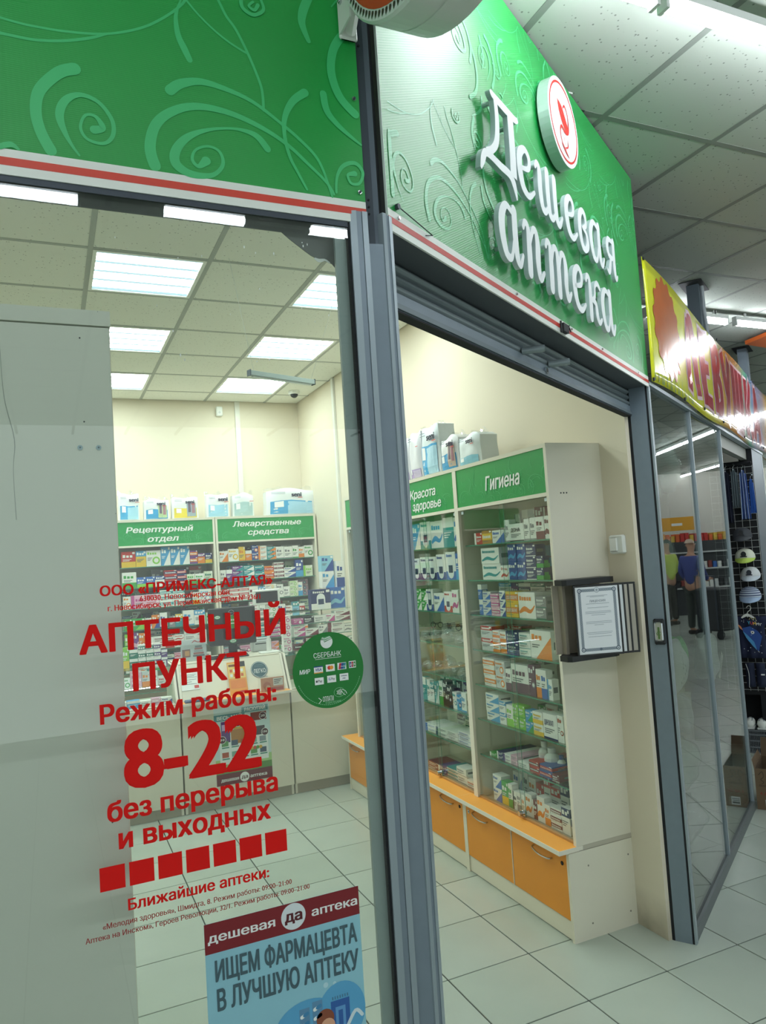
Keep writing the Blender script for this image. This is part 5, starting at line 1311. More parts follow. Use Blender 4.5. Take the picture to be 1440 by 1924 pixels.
st(.0, .108, .024, .014, '4fb56a', 'dcebe0'); q.text('50%', -.014, .103, .010, GREEN, -.0215, .014, bold=.03, res=1)
q.ring(-.005, .312, .021, .003, -.0206, mat('9aa0a6', .3, metal=.6), 24).text('DELL', -.019, .308, .008, mat('9aa0a6', .3, metal=.6), -.0208, .009, bold=.02, res=1)
q.build('sticker', mo)
M().tube(catmull([(.02, -.01, .085), (.05, -.03, .04), (.09, -.02, .03), (.11, .02, .014)], 4), .003, RUBBER, 6).build('cable', mo)
cd = thing('customer_display', 'light grey customer display on a pole with a black window', 'display', (1.447, 5.40, .9685))
M().bbox(-.07, .07, -.045, .045, 0, .012, OFFW, .003).build('foot', cd)
M().tube([(0, 0, .012), (0, 0, .36)], .011, OFFW, 14).tube([(0, 0, .012), (0, 0, .10)], .018, OFFW, 14).build('pole', cd)
M().bbox(-.10, .10, -.018, .018, .350, .462, OFFW, .005).build('case', cd)
M().box(-.082, .082, -.0195, -.0182, .368, .448, mat('1d1214', .2)).build('window', cd)
pr_ = thing('receipt_printer', 'light grey receipt printer behind the customer display pole', 'printer', (1.36, 5.53, .9685))
M().bbox(0, .13, 0, .09, 0, .085, mat('c9ced0', .5), .008).box(.02, .11, -.0006, 0, .055, .062, DARK).build('case', pr_)
M().bbox(.005, .125, .01, .08, .0851, .098, mat('b3b9bb', .5), .005).build('lid', pr_)
kb = thing('keyboard', 'dark keyboard and cables on the counter top below the monitor', 'keyboard', (.98, 5.325, .9685), .0)
M().bbox(0, .30, 0, .11, 0, .014, RUBBER, .003).build('base', kb)
q = M()
for a in range(15):
    for b in range(4): q.box(.008+.0193*a, .023+.0193*a, .010+.024*b, .029+.024*b, .014, .018, DARK)
q.build('key', kb, kind='stuff')
ac = thing('display_stand', 'clear stand holding white boxes with red print left of the monitor', 'display stand', (.815, 5.40, .9685))
M().box(0, .185, 0, .003, 0, .155, glass('acrylic', (.93, .95, .95), .06)).box(0, .185, .003, .09, 0, .004, glass('acrylic', (.93, .95, .95), .06)).build('acrylic_case', ac)
q = M().box(.004, .180, .006, .012, .005, .15, mat('dfe4e6', .5)).ribbon([(.082, .128, .004), (.10, .140, .008), (.125, .130, .006), (.158, .138, .004)], .0052, RED).quad(.012, .068, .03, .085, .005, mat('8a4a3a', .5)).quad(.03, .062, .04, .075, .0046, mat('e8a04a', .5))
for k in range(5): q.quad(.085+.004*k, .165-.004*k, .03+.016*k, .042+.016*k, .005, mat(['5a5f66', 'b9452c', 'b3b8bc', 'a8574a', '8a8f94'][k], .5))
q.build('printed_card', ac)
wd = thing('window_price_list', 'white price card standing in front of small boxes on the left counter', 'price card', (.56, 5.36, .9665))
M().box(0, .15, 0, .003, 0, .034, OFFW).quad(.012, .060, .014, .023, -.0008, TXTD).quad(.068, .138, .014, .023, -.0008, TXTD).build('card', wd)
fill_row((.42, 5.42, 0), 0, [(.045,.14,1,Lm,Ye,1),(.055,.06,2,Dg,W,3),(.05,.05,3,W,Dg,6),(.05,.05,3,W,Dg,6),(.045,.05,3,W,Vi,6),(.04,.05,2,Vi,W,3)], .9665, 'on the left counter top', 'boxes standing on the left counter', .01, 0)

# ================================================================ TALL PANEL BEHIND THE WINDOW
tc_ = thing('tall_cupboard', 'tall cream cupboard seen from behind just inside the shop window', 'cupboard', (-1.35, 1.33, 0))
PNL = mat('d4d5c8', .5, noise=.03, nscale=2)
M().box(0, 1.456, 0, .010, .0, 2.024, PNL).build('back_panel', tc_)
M().box(-.002, 1.4585, -.004, .40, 2.026, 2.052, PNL).build('top_board', tc_)
M().box(1.440, 1.458, .0105, .40, 0, 2.025, CREAM).build('side_panel', tc_)
M().box(0, .018, .0105, .40, 0, 2.025, CREAM).build('side_panel', tc_)
for (x, z, r) in ((1.403, 1.817, .0042), (1.432, 1.817, .0042)):
    M().tube([(x, 0, z), (x, -.002, z)], r, mat('8fa9b0', .3, metal=.5), 14).tube([(x, -.002, z), (x, -.0028, z)], r*.4, mat('3f5a66', .4), 8).build('screw', tc_)
for (x, z) in ((1.409, 2.004), (1.411, 1.861), (1.43, 1.20)):
    M().tube([(x, 0, z), (x, -.0006, z)], .0014, DARK, 8).build('screw_hole', tc_)
q = M().ribbon([(1.288, 1.99, .0006), (1.292, 1.90, .0009), (1.305, 1.83, .0012), (1.302, 1.78, .0006), (1.304, 1.70, .0010)], -.0004, mat('8f948a', .6))
q.build('scratch', tc_, kind='stuff')

# ================================================================ SMALL FITTINGS
cnd = thing('cable_duct', 'white cable duct up the back wall', 'cable duct', (1.628, 6.756, 0))
M().box(-.022, .022, -.018, -.0005, 2.06, ZC-.003, mat('e4e3da', .5)).build('duct', cnd)
cn2 = thing('cable_duct', 'white cable duct up the right wall near the back corner', 'cable duct', (2.215, 5.76, 0))
M().box(-.018, -.0005, -.022, .022, 1.2, ZC-.003, mat('e4e3da', .5)).build('duct', cn2)
pir = thing('motion_sensor', 'small white motion sensor high on the back wall', 'sensor', (1.46, 6.756, 3.037))
M().bbox(-.03, .03, -.035, -.0005, -.045, .045, OFFW, .008).build('case', pir)
M().disc(0, -.012, .012, -.0352, mat('c4c9c6', .3), 14).build('lens', pir)
dc = thing('dome_camera', 'small dome camera under the ceiling by the back right corner', 'camera', (2.03, 6.26, ZC))
M().tube([(0, 0, -.001), (0, 0, -.03)], .05, OFFW, 20).build('base', dc)
q = M().tube([(0, 0, -.030), (0, 0, -.045), (0, 0, -.056), (0, 0, -.062)], [.034, .031, .02, .006], DARK, 16); q.build('dome', dc, smooth=True)
lampb = thing('hanging_lamp', 'slim unlit batten lamp hanging on two thin wires in the pharmacy', 'hanging lamp', (0, 0, 0))
a_ = Vector((1.045, 4.0, 2.672)); b_ = Vector((1.468, 4.15, 2.672))
d_ = (b_-a_).normalized(); n_ = Vector((-d_.y, d_.x, 0))
def obox(q, p, q_, w_, h0, h1, m):
    d = (q_-p).normalized(); s = Vector((-d.y, d.x, 0))*w_
    q.add([tuple(v + Vector((0, 0, h))) for h in (h0, h1) for v in (p-s, q_-s, q_+s, p+s)], [(0, 3, 2, 1), (4, 5, 6, 7), (0, 1, 5, 4), (1, 2, 6, 5), (2, 3, 7, 6), (3, 0, 4, 7)], m); return q
obox(M(), a_, b_, .016, -.012, .014, mat('a9b7b9', .35, metal=.5)).build('housing', lampb)
obox(M(), a_+d_*.02, b_-d_*.02, .010, -.020, -.0121, mat('dfe6e6', .3)).build('diffuser', lampb)
obox(M(), a_-d_*.004, a_, .018, -.016, .018, STEEL_D).build('end_cap', lampb)
obox(M(), b_, b_+d_*.004, .018, -.016, .018, STEEL_D).build('end_cap', lampb)
M().tube([tuple(a_+d_*.03+Vector((0, 0, .014))), (.861, 3.572, ZC)], .0012, mat('cfd3d0', .4), 4).build('wire', lampb)
M().tube([tuple(b_-d_*.015+Vector((0, 0, .014))), (1.50, 3.72, ZC)], .0012, mat('cfd3d0', .4), 4).build('wire', lampb)
sw = thing('light_switch', 'white rocker light switch on the cream wall by the entrance', 'light switch', (2.2145, 2.492, 1.597), PI2)
M().bbox(-.045, .045, -.020, 0, -.040, .040, mat('e9ece9', .35), .006).build('plate', sw)
M().bbox(-.034, .012, -.027, -.0201, -.029, .029, mat('f3f5f3', .3), .003).build('rocker', sw)

# ---- flip-frame document holder on the cabinet side
dh = thing('document_holder', 'black flip-frame document holder with a bordered licence on the cabinet side', 'document holder', (0, 0, 0))
BLK = mat('1c1d20', .45)
def arm(z0, z1):
    q = M(); pts = [(1.890, 2.53), (1.892, 2.485), (1.905, 2.470), (2.13, 2.468), (2.155, 2.48), (2.158, 2.565), (1.93, 2.565)]
    q.vprism(pts[::1], z0, z1, BLK); return q
arm(1.443, 1.466).build('top_arm', dh); arm(1.136, 1.157).build('bottom_arm', dh)
M().box(1.93, 1.945, 2.535, 2.5685, 1.158, 1.442, mat('9a9284', .5)).box(1.90, 2.15, 2.5640, 2.5692, 1.158, 1.442, mat('a79f90', .5)).build('mounting_plate', dh)
RE = [((1.938, 2.474), (2.128, 2.417)), ((1.946, 2.484), (2.152, 2.416)), ((1.954, 2.494), (2.174, 2.412)), ((1.962, 2.504), (2.200, 2.404))]
SHT = [mat('e3e6ea', .4), mat('d9dde0', .4), mat('b5afa4', .5), mat('aaa498', .5)]
for k, ((ax, ay), (bx, by)) in enumerate(RE):
    L_ = math.hypot(bx-ax, by-ay); ang = math.atan2(by-ay, bx-ax)
    z0, z1 = 1.152, 1.440
    q = M()
    fw_ = .008
    q.bbox(0, L_, 0, .0035, z1-fw_, z1, BLK, .001).bbox(0, L_, 0, .0035, z0, z0+fw_, BLK, .001).bbox(0, fw_, 0, .0035, z0+fw_, z1-fw_, BLK, .001).bbox(L_-fw_, L_, 0, .0035, z0+fw_, z1-fw_, BLK, .001)
    fr = q.build('flip_frame', dh, (ax, ay, 0), ang)
    M().box(fw_, L_-fw_, .0012, .0024, z0+fw_, z1-fw_, SHT[k]).build('sheet', fr)
    if k == 0:
        dk = mat('5f6b7a', .5); gy_ = mat('9aa3ad', .5)
        x0, x1, a0, a1 = .018, L_-.018, z0+.020, z1-.016
        q = M()
        M().bbox(fw_+.002, L_-fw_-.001, -.0006, .0008, z0+fw_+.002, z1-fw_-.002, mat('e6e9ee', .35), .0006).build('licence_paper', fr)
        for (p0, p1, r0_, r1_) in ((x0, x1, a1-.012, a1), (x0, x1, a0, a0+.012), (x0, x0+.012, a0, a1), (x1-.012, x1, a0, a1)): q.quad(p0, p1, r0_, r1_, -.0009, gy_)
        n_o = 26
        for j in range(n_o):
            zz = a0 + (a1-a0)*(j+.5)/n_o
            for xx in (x0+.006, x1-.006): q.ring(xx, zz, .0042, .0012, -.0012, dk, 8)
        for j in range(17):
            xx = x0 + (x1-x0)*(j+.5)/17
            for zz in (a0+.006, a1-.006): q.ring(xx, zz, .0042, .0012, -.0012, dk, 8)
        for xx in (x0+.007, x1-.007):
            for zz in (a0+.007, a1-.007): q.disc(xx, zz, .0095, -.0014, dk, 12).disc(xx, zz, .0055, -.0016, mat('dfe3e8', .5), 10).disc(xx, zz, .003, -.0018, dk, 8)
        q.disc((x0+x1)/2, a1-.006, .011, -.0014, mat('d4d9e0', .5), 16).ring((x0+x1)/2, a1-.006, .011, .0012, -.0016, dk, 18).disc((x0+x1)/2, a1-.006, .005, -.0018, gy_, 8).disc((x0+x1)/2, a0+.006, .006, -.0016, dk, 10)
        cxm = (x0+x1)/2
        q.text('ЛИЦЕНЗИЯ', cxm-.034, a1-.055, .0085, mat('7a8390', .5), -.0012, cxm+.034, bold=.01, res=2)
        for (zz, hw) in ((a1-.030, .045), (a1-.034, .03), (a1-.062, .05), (a1-.078, .045), (a1-.094, .055), (a1-.100, .055), (a1-.108, .03), (a1-.135, .055), (a1-.141, .055), (a1-.148, .02), (a1-.178, .055), (a1-.184, .05), (a1-.195, .05)):
            q.quad(cxm-hw, cxm+hw, zz, zz+.0016, -.0012, gy_)
        q.build('licence_print', fr)
# ================================================================ NEIGHBOURING SHOP
nb = struct(link('window_2', None), 'aluminium framed glazed front of the children\'s clothes shop')
def bquad(q, s0, s1, o0, o1, z0, z1, m): return q.vprism([BW(s0, o0)[:2], BW(s1, o0)[:2], BW(s1, o1)[:2], BW(s0, o1)[:2]], z0, z1, m)
for (a, b) in ((.032, .826), (.838, 1.684)): bquad(M(), a, b, .010, .016, .05, 2.245, GLASS_N).build('pane', nb)
for (a, b) in ((.023, .032), (.826, .838), (1.684, 1.698)): bquad(M(), a, b, .0, .028, .0, 2.245, STEEL_L).build('frame_profile', nb)
bquad(M(), .023, 1.698, -.002, .03, 0, .05, mat('6f7678', .5, metal=.3)).build('bottom_rail', nb)
bquad(M(), .005, 3.62, -.008, .03, 2.246, 2.262, STEEL_L).build('top_rail', nb)
t5 = struct(link('trim_5', None), 'grey post and door head of the clothes shop')
bquad(M(), 3.0, 3.56, -.002, .06, 0, 2.245, STEEL).build('post_face', t5)
bquad(M(), 2.985, 2.999, -.002, .09, 0, 2.245, RUBBER).build('seal', t5)
bquad(M(), 3.561, 3.60, -.004, .06, 0, 2.245, STEEL_L).build('post_edge', t5)
bquad(M(), 1.70, 2.985, .035, .075, 2.165, 2.245, mat('a9aaa4', .5)).build('door_head', t5)
bquad(M(), .03, 3.6, .031, .20, 2.2475, 2.258, mat('4c5154', .6)).build('soffit', t5)
for s_ in (1.655, 3.60):
    bquad(M(), s_-.06, s_+.05, .03, .10, 2.265, ZC, mat('59646c', .5, metal=.3)).build('upright', t5)
    bquad(M(), s_-.13, s_+.12, .0, .13, ZC-.004, ZC-.001, RUBBER).build('ceiling_cutout', t5)
M().tube(catmull([(*BW(1.64, .02)[:2], ZC-.01), (*BW(1.66, .022)[:2], 2.98), (*BW(1.69, .02)[:2], 2.86), (*BW(1.70, .02)[:2], 2.70)], 5), .012, mat('8f969a', .5), 8).build('cable', t5)
# further fronts beyond the post
t6 = struct(link('window_3', None), 'next glazed front beyond the grey post')
bquad(M(), 3.61, 5.2, .010, .016, .05, 2.245, GLASS_N).build('pane', t6)
bquad(M(), 3.62, 5.2, .25, .27, .6, 2.1, mat('b9c4c9', .5)).build('poster_wall', t6)
q = M()
for (z, h, c) in ((2.0, .05, '2a6fa8'), (1.90, .05, '2a6fa8'), (1.65, .08, 'c2424a'), (1.2, .2, 'd9b6c0')): bquad(q, 3.66, 4.2, .24, .249, z, z+h, mat(c, .5))
q.build('poster', t6)
# walls inside the shop
struct(M().vprism([(2.29, 6.2), (7.6, 6.2), (7.6, 6.26), (2.29, 6.26)], 0, ZC, mat('77756e', .8)).build('wall_shop'), 'plain back wall of the clothes shop')
struct(M().vprism([(2.277, 2.50), (2.289, 2.50), (2.289, 6.2), (2.277, 6.2)], 0, ZC, mat('6f6d66', .8)).build('wall_partition'), 'partition between the pharmacy and the clothes shop')

# yellow banner
bn = thing('banner', 'yellow vinyl banner with big crimson name letters above the clothes shop', 'banner', BW(0, 0), BETA)
def banner_mat():
    m = mat('d2cf2e', .13, key='banner', spec=.3); nt = m.node_tree; b = nt.nodes['Principled BSDF']
    tc = nt.nodes.new('ShaderNodeTexCoord'); sp = nt.nodes.new('ShaderNodeSeparateXYZ')
    n = nt.nodes.new('ShaderNodeTexNoise'); n.inputs['Scale'].default_value = 1.1
    ad = nt.nodes.new('ShaderNodeMath'); ad.operation = 'MULTIPLY_ADD'; ad.inputs[1].default_value = .9
    nt.links.new(tc.outputs['Object'], sp.inputs[0]); nt.links.new(tc.outputs['Object'], n.inputs['Vector'])
    nt.links.new(n.outputs['Fac'], ad.inputs[0]); nt.links.new(sp.outputs['X'], ad.inputs[2])
    mr = nt.nodes.new('ShaderNodeMapRange'); mr.inputs['From Min'].default_value = .4; mr.inputs['From Max'].default_value = 5.4
    nt.links.new(ad.outputs[0], mr.inputs['Value'])
    cr = nt.nodes.new('ShaderNodeValToRGB'); el_ = cr.color_ramp.elements
    el_[0].position = 0; el_[0].color = lin('cfd22a'); el_[1].position = 1; el_[1].color = lin('d9d42c')
    for p, c in ((.30, 'd2cf30'), (.42, 'd9a040'), (.50, 'd98a4a'), (.58, '4fa58a'), (.66, '7f8fb8'), (.74, 'a59ab5'), (.84, 'd9a43c')):
        e = el_.new(p); e.color = lin(c)
    nt.links.new(mr.outputs[0], cr.inputs[0]); nt.links.new(cr.outputs['Color'], b.inputs['Base Color'])
    return m
def by(s, z):      # gentle waves of the vinyl
    return -.018 - .005*math.sin(s*4.2+.5)*math.sin((z-2.25)*5) - .005*math.sin(s*1.7)*(1 if z < 2.4 else .4)
q = M(); BM = banner_mat()
q.grid(lambda u, v: (.012+5.2*u, by(.012+5.2*u, 2.262+.56*v), 2.262 + .012*math.sin(u*20)*(1-v) + (.53+.02*u + .012*math.sin(u*16))*v), 90, 10, BM)
sheet = q.build('sheet', bn, smooth=True)
md = sheet.modifiers.new('t', 'SOLIDIFY'); md.thickness = .002; md.offset = -1
q = M()
for (s, z) in ((.02, 2.785), (.02, 2.27), (.6, 2.27), (1.10, 2.29), (1.70, 2.29), (1.72, 2.80), (2.6, 2.29), (3.3, 2.80), (3.6, 2.30)): q.tube([(s, by(s, z)-.001, z), (s, by(s, z)-.008, z)], .008, DARK, 8)
q.build('screw', bn)
def bub(ch, s0, s1, z0, z1):
    """fat hand-cut letters: pale outline below, crimson on top"""
    st_p = {'Л': [[(.10,.05,.30),(.22,.5,.28),(.36,.95,.22)],[(.36,.95,.2),(.62,.9,.3),(.78,.5,.34),(.86,.05,.34)]],
            'Е': [[(.28,.0,.42),(.26,.5,.42),(.28,1.0,.42)],[(.3,.9,.20),(.88,.95,.22)],[(.3,.5,.2),(.78,.52,.2)],[(.3,.08,.2),(.90,.06,.24)]],
            'В': [[(.24,.0,.40),(.24,.5,.40),(.26,1.0,.40)],[(.3,.93,.2),(.66,.92,.26),(.74,.74,.28),(.40,.54,.18)],[(.4,.54,.18),(.80,.44,.30),(.80,.14,.30),(.3,.05,.22)]],
            'У': [[(.12,1.0,.34),(.30,.62,.34),(.55,.40,.30)],[(.92,1.0,.30),(.66,.5,.34),(.40,.0,.30)]],
            'Ш': [[(.16,1.0,.28),(.16,.1,.28)],[(.16,.1,.24),(.84,.1,.26)],[(.50,1.0,.28),(.50,.1,.28)],[(.84,1.0,.28),(.86,.1,.30)]],
            'К': [[(.22,1.0,.38),(.22,.0,.38)],[(.3,.45,.22),(.60,.70,.26),(.86,1.0,.26)],[(.4,.55,.22),(.66,.3,.30),(.88,.0,.34)]],
            'А': [[(.08,.0,.28),(.28,.55,.28),(.46,1.0,.26)],[(.46,1.0,.26),(.72,.5,.32),(.90,.0,.34)],[(.24,.28,.18),(.74,.28,.18)]]}[ch]
    for ps, ex, m, dy in ((st_p, .020, mat('e8c9cf', .13, spec=.3), -.0012), (st_p, 0, mat('b01f3c', .13, noise=.2, nscale=6, spec=.3), -.0024)):
        q = M()
        for si_, stq in enumerate(ps):
            pts = []
            cs = catmull(stq, 5)
            L = []
            for i, p in enumerate(cs):
                a = cs[max(i-1, 0)]; b = cs[min(i+1, len(cs)-1)]
                ax, az = (a[0]*(s1-s0), a[1]*(z1-z0)); bx, bz = (b[0]*(s1-s0), b[1]*(z1-z0))
                dx, dz = bx-ax, bz-az; l = math.hypot(dx, dz) or 1
                w_ = p[2]*(s1-s0)*.54 + ex
                X_, Z_ = s0 + p[0]*(s1-s0), z0 + p[1]*(z1-z0)
                if i == 0: X_ -= dx/l*ex; Z_ -= dz/l*ex
                if i == len(cs)-1: X_ += dx/l*ex; Z_ += dz/l*ex
                L.append(((X_-dz/l*w_, Z_+dx/l*w_), (X_+dz/l*w_, Z_-dx/l*w_)))
            v = []
            for a, b in L:
                for (xx, zz) in (a, ((a[0]+b[0])/2, (a[1]+b[1])/2), b): v.append((xx, by(xx, zz)+dy-si_*.00025, zz))
            q.add(v, [(3*i+k, 3*i+k+1, 3*i+k+4, 3*i+k+3) for i in range(len(L)-1) for k in range(2)], m)
        q.build('letter_outline' if ex else 'letter', bn)
for ch, a, b in (('Л', .76, 1.06), ('Е', 1.13, 1.42), ('В', 1.47, 1.76), ('У', 1.80, 2.14), ('Ш', 2.22, 2.70), ('К', 2.78, 3.10), ('А', 3.16, 3.50)):
    bub(ch, a, b, 2.325, 2.745)
# plain orange shape in place of the printed mascot, and painted grass
q = M(); pts = []
for k in range(60):
    a = 2*PI*k/60; r = 1 + (.07 if k % 4 < 2 else -.03)
    pts.append((.37 + .245*r*math.cos(a), 2.555 + .225*r*math.sin(a)))
cx_, cz_ = .37, 2.555
v = [(cx_, by(cx_, cz_)-.0016, cz_)] + [((cx_+p[0])/2, by((cx_+p[0])/2, (cz_+p[1])/2)-.0016, (cz_+p[1])/2) for p in pts] + [(p[0], by(*p)-.0016, p[1]) for p in pts]
q.add(v, [(0, 1+k, 1+(k+1) % 60) for k in range(60)] + [(1+k, 61+k, 61+(k+1) % 60, 1+(k+1) % 60) for k in range(60)], mat('b9602c', .13, spec=.3, noise=.12, nscale=6))
q.build('orange_patch', bn)
q = M()
for k in range(16):
    x = .06+.05*k+.012*(k % 3); z0 = 2.275; h_ = .05+.04*((k*5) % 3)/2
    q.poly([(x-.006, by(x, z0)-.002, z0), (x+.006, by(x, z0)-.002, z0), (x+.010, by(x, z0+h_)-.002, z0+h_)], mat('4a7a2c', .5))
q.build('painted_grass', bn, kind='stuff')

# ---- goods behind the glass: soft plastic-wrapped clothes
def soft(loc, w_, d_, h_, c, seed, label, wrap=False, rz=BETA, grp=None, c2=None):
    rg = random.Random(seed); ph = rg.uniform(0, 6)
    o = thing('wrapped_garment', label, 'garment', loc, rz, grp)
    def fn(k, sc=1.0):
        def f(u, v):
            a = 2*PI*u; p = PI*v
            r = abs(math.sin(p))**.45
            wob = 1 + .17*math.sin(3*a+ph+5*v) + .13*math.sin(4*v*PI+ph*2)*math.cos(2*a+ph) + .05*math.sin(7*a+11*v) + k*.05*math.sin(9*a+7*v)
            return (w_/2*math.cos(a)*r*wob*sc, d_/2*math.sin(a)*r*wob*sc, h_/2*(1-math.cos(p)*sc) + .02*math.sin(a*2+ph)*r)
        return f
    M().grid(fn(0), 32, 18, mat(c, .7, bump=.5, bscale=25)).build('cloth', o, smooth=True)
    if c2:
        q = M()
        for k in range(22): 
            x = rg.uniform(-.35, .35)*w_; z = rg.uniform(.2, .8)*h_
            rr_ = math.sqrt(max(0, 1-(2*x/w_)**2-(2*z/h_-1)**2)); q.disc(x, z, .006, -d_/2*rr_*1.02-.012, mat(c2, .6), 7)
        q.build('printed_dots', o)
    if wrap: M().grid(fn(1, 1.06), 32, 18, glass('plastic_wrap2', (.90, .92, .92), .10, .10, haze=.12)).build('wrap', o, smooth=True)
    return o
GN = 'wrapped clothes behind the clothes shop window'
def inb(s, off, z): return BW(s, off, z)
soft(inb(.42, .20, 2.02), .42, .22, .18, '2f4f8a', 1, 'blue wrapped bundle at the top left behind the clothes shop glass', True, grp=GN)
soft(inb(.98, .20, 1.86), .26, .18, .28, 'c9d4d2', 2, 'clear bag of pale clothes high behind the second pane', True, grp=GN)
soft(inb(.40, .20, 1.76), .38, .20, .20, 'b9c0ba', 3, 'crumpled silver-grey plastic bag below the blue bundle', True, grp=GN)
soft(inb(.66, .20, 1.38), .34, .18, .26, '9ab0a0', 4, 'greenish wrapped garment at head height behind the first pane', True, grp=GN)
soft(inb(.60, .14, .88), .20, .12, .24, 'eef0ec', 5, 'white dotted baby garment behind the first pane', grp=GN, c2='4a4a50')
soft(inb(.80, .16, .92), .17, .10, .19, '5fc860', 6, 'light green baby garment beside the dotted one', grp=GN)
soft(inb(1.42, .14, .80), .18, .12, .26, 'e6eae6', 7, 'white baby garment behind the second pane', grp=GN)
soft(inb(.70, .14, .66), .14, .10, .18, '9aa4a8', 8, 'grey lace-edged garment below the dotted one', grp=GN)
soft(inb(.72, .20, .40), .34, .2, .20, 'a9c4a8', 9, 'pale green wrapped bundle low behind the first pane', True, grp=GN)
soft(inb(.72, .20, .14), .34, .2, .18, 'c9bfc0', 10, 'clear bag of pinkish clothes near the floor', True, grp=GN)
soft(inb(.36, .20, .0), .20, .14, .26, '9fc4b8', 11, 'mint green wrapped towel standing on the floor behind the glass', True, grp=GN)
tg = thing('price_tag', 'cream paper price tag hanging at an angle behind the second pane', 'price tag', inb(1.60, .10, .86), BETA)
M().flat([(-.09, -.06), (-.055, -.09), (.10, .03), (.065, .065)], 0, mat('e6e6c9', .6)).flat([(-.06, -.045), (-.05, -.055), (.06, .03), (.05, .04)], -.001, TXT).build('card', tg)
# ---- caps, clothes, shoes on the grid at the door's far side
RZ = BETA - PI/2
G0 = BW(2.95, 0, 0)
gd = thing('display_grid', 'white wire grid holding children\'s caps beside the doorway', 'display grid', G0, RZ)
q = M()
for k in range(7): q.tube([(-.30+.05*k, .018, .45), (-.30+.05*k, .018, 2.12)], .0018, mat('b9bcbc', .4, metal=.4), 5)
for k in range(34): q.tube([(-.305, .0155, .46+.05*k), (.002, .0155, .46+.05*k)], .0018, mat('b9bcbc', .4, metal=.4), 5)
q.build('wire', gd, kind='stuff')
M().box(-.62, .0, .034, .044, .42, 2.16, mat('17181c', .8)).build('backing', gd)
M().box(-.62, .05, .225, .235, 0, .42, mat('17181c', .8)).build('backing', gd)
M().tube([(-.30, -.02, 2.137), (.0, -.02, 2.137)], .010, RUBBER, 10).build('rail', gd)
def cap_(x, z, w_, c, label, visor, stripes=None, motif=None, tilt=0):
    o = thing('cap', label, 'cap', frame_pt(G0, RZ, x, -.005, z), RZ, 'children\'s caps on the wire grid')
    h_ = w_*.78
    M().grid(lambda u, v: (w_/2*math.cos(PI*(1-u))*math.cos(v*PI/2)**.8 + tilt*v*.02, -.075*math.sin(PI*u)*math.cos(v*PI/2)**.8 - .004, h_*.35 + h_*.65*math.sin(v*PI/2)), 16, 8, mat(c, .75)).build('crown', o, smooth=True)
    q = M()
    q.grid(lambda u, v: (w_*.46*math.cos(PI*(1-u))*(1+.05*v), -.075*math.sin(PI*u) - .002 - .045*v*math.sin(PI*u), h_*.35 - v*h_*.33*math.sin(PI*u)**.7), 14, 4, mat(visor, .7))
    ob = q.build('visor', o, smooth=True); md = ob.modifiers.new('t', 'SOLIDIFY'); md.thickness = .003
    if stripes:
        q = M()
        for k in range(6):
            v0 = .08+.15*k
            q.grid(lambda u, v: (w_/2*math.cos(PI*(1-u))*math.cos((v0+.06*v)*PI/2)**.8*1.01, -.0765*math.sin(PI*u)*math.cos((v0+.06*v)*PI/2)**.8 - .005, h_*.35 + h_*.65*math.sin((v0+.06*v)*PI/2)), 14, 1, mat(stripes, .7))
        q.build('stripes', o)
    if motif:
        q = M()
        q.disc(0, h_*.62, w_*.13, -.078, mat(motif, .6), 14, w_*.15).quad(-w_*.16, w_*.16, h_*.42, h_*.50, -.080, mat(motif, .6)); q.build('motif', o)
    return o
cap_(-.105, 1.555, .135, '3d4148', 'plain dark grey child\'s cap, topmost on the wire grid', '34383e', motif='22252a')
cap_(-.100, 1.395, .140, 'd9dccb', 'white cap with black faces and lime green visor on the wire grid', 'b5cf5a', motif='23262a')
cap_(-.075, 1.262, .135, 'd4d8dc', 'white cap with a dark bear print on the wire grid', 'c3ced9', motif='2a2f3a')
cap_(-.090, 1.105, .150, 'c9d4e2', 'navy and white striped child\'s cap, lowest on the wire grid', '9fb5d4', stripes='3b4a78')
def garment(name, label, x, z0, z1, wt, wb, c, c2=None, y=-.02, n=6):
    o = thing(name, label, 'garment', frame_pt(G0, RZ, x, y, 0), RZ, 'children\'s clothes by the doorway')
    def f(u, v):
        ww = wt + (wb-wt)*(1-v)
        return ((u-.5)*ww, -.018 - .012*math.sin(u*n*PI)*(1-.5*v), z0+(z1-z0)*v - .015*math.cos(u*2*PI)*(v > .98))
    ob = M().grid(f, 24, 8, mat(c, .8)).build('cloth', o, smooth=True)
    md = ob.modifiers.new('t', 'SOLIDIFY'); md.thickness = .006
    if c2:
        q = M()
        for k in range(5): q.grid(lambda u, v, k=k: (lambda p: (p[0], p[1]-.002, p[2]))(f(.08+.19*k+.06*u, v)), 2, 8, mat(c2, .8))
        q.build('stripes', o)
    M().tube([(0, -.018, z1), (0, -.018, z1+.03), (.012, -.018, z1+.042), (.004, -.018, z1+.052)], .002, CHROME, 6).build('hanger_hook', o)
    return o
garment('hanging_garment', 'dark navy garment, leftmost on the doorway rail', -.178, 1.70, 2.085, .04, .05, '1d2438')
garment('hanging_garment', 'grey knitted jacket on the doorway rail', -.122, 1.81, 2.085, .04, .045, '66737a', y=-.03)
garment('hanging_garment', 'blue and white striped shirt on the doorway rail', -.062, 1.72, 2.070, .04, .060, '2a4a8f', 'b9c8e0', y=-.04)
garment('hanging_garment', 'bright blue garment behind the striped shirt', -.012, 1.76, 2.00, .02, .03, '2456a8', y=-.015)
ts = thing('t_shirt', 'navy t-shirt with a blue shark print and coloured lettering', 'garment', frame_pt(G0, RZ, -.105, -.03, .70), RZ)
SHN = mat('141c3c', .8)
ob = M().grid(lambda u, v: ((u-.5)*(.185 + .05*(v > .82)), -.020*math.sin(PI*u) - .006*math.sin(u*16), .305*v - .02*(abs(u-.5) < .15)*(v > .98)), 18, 8, SHN).build('cloth', ts, smooth=True)
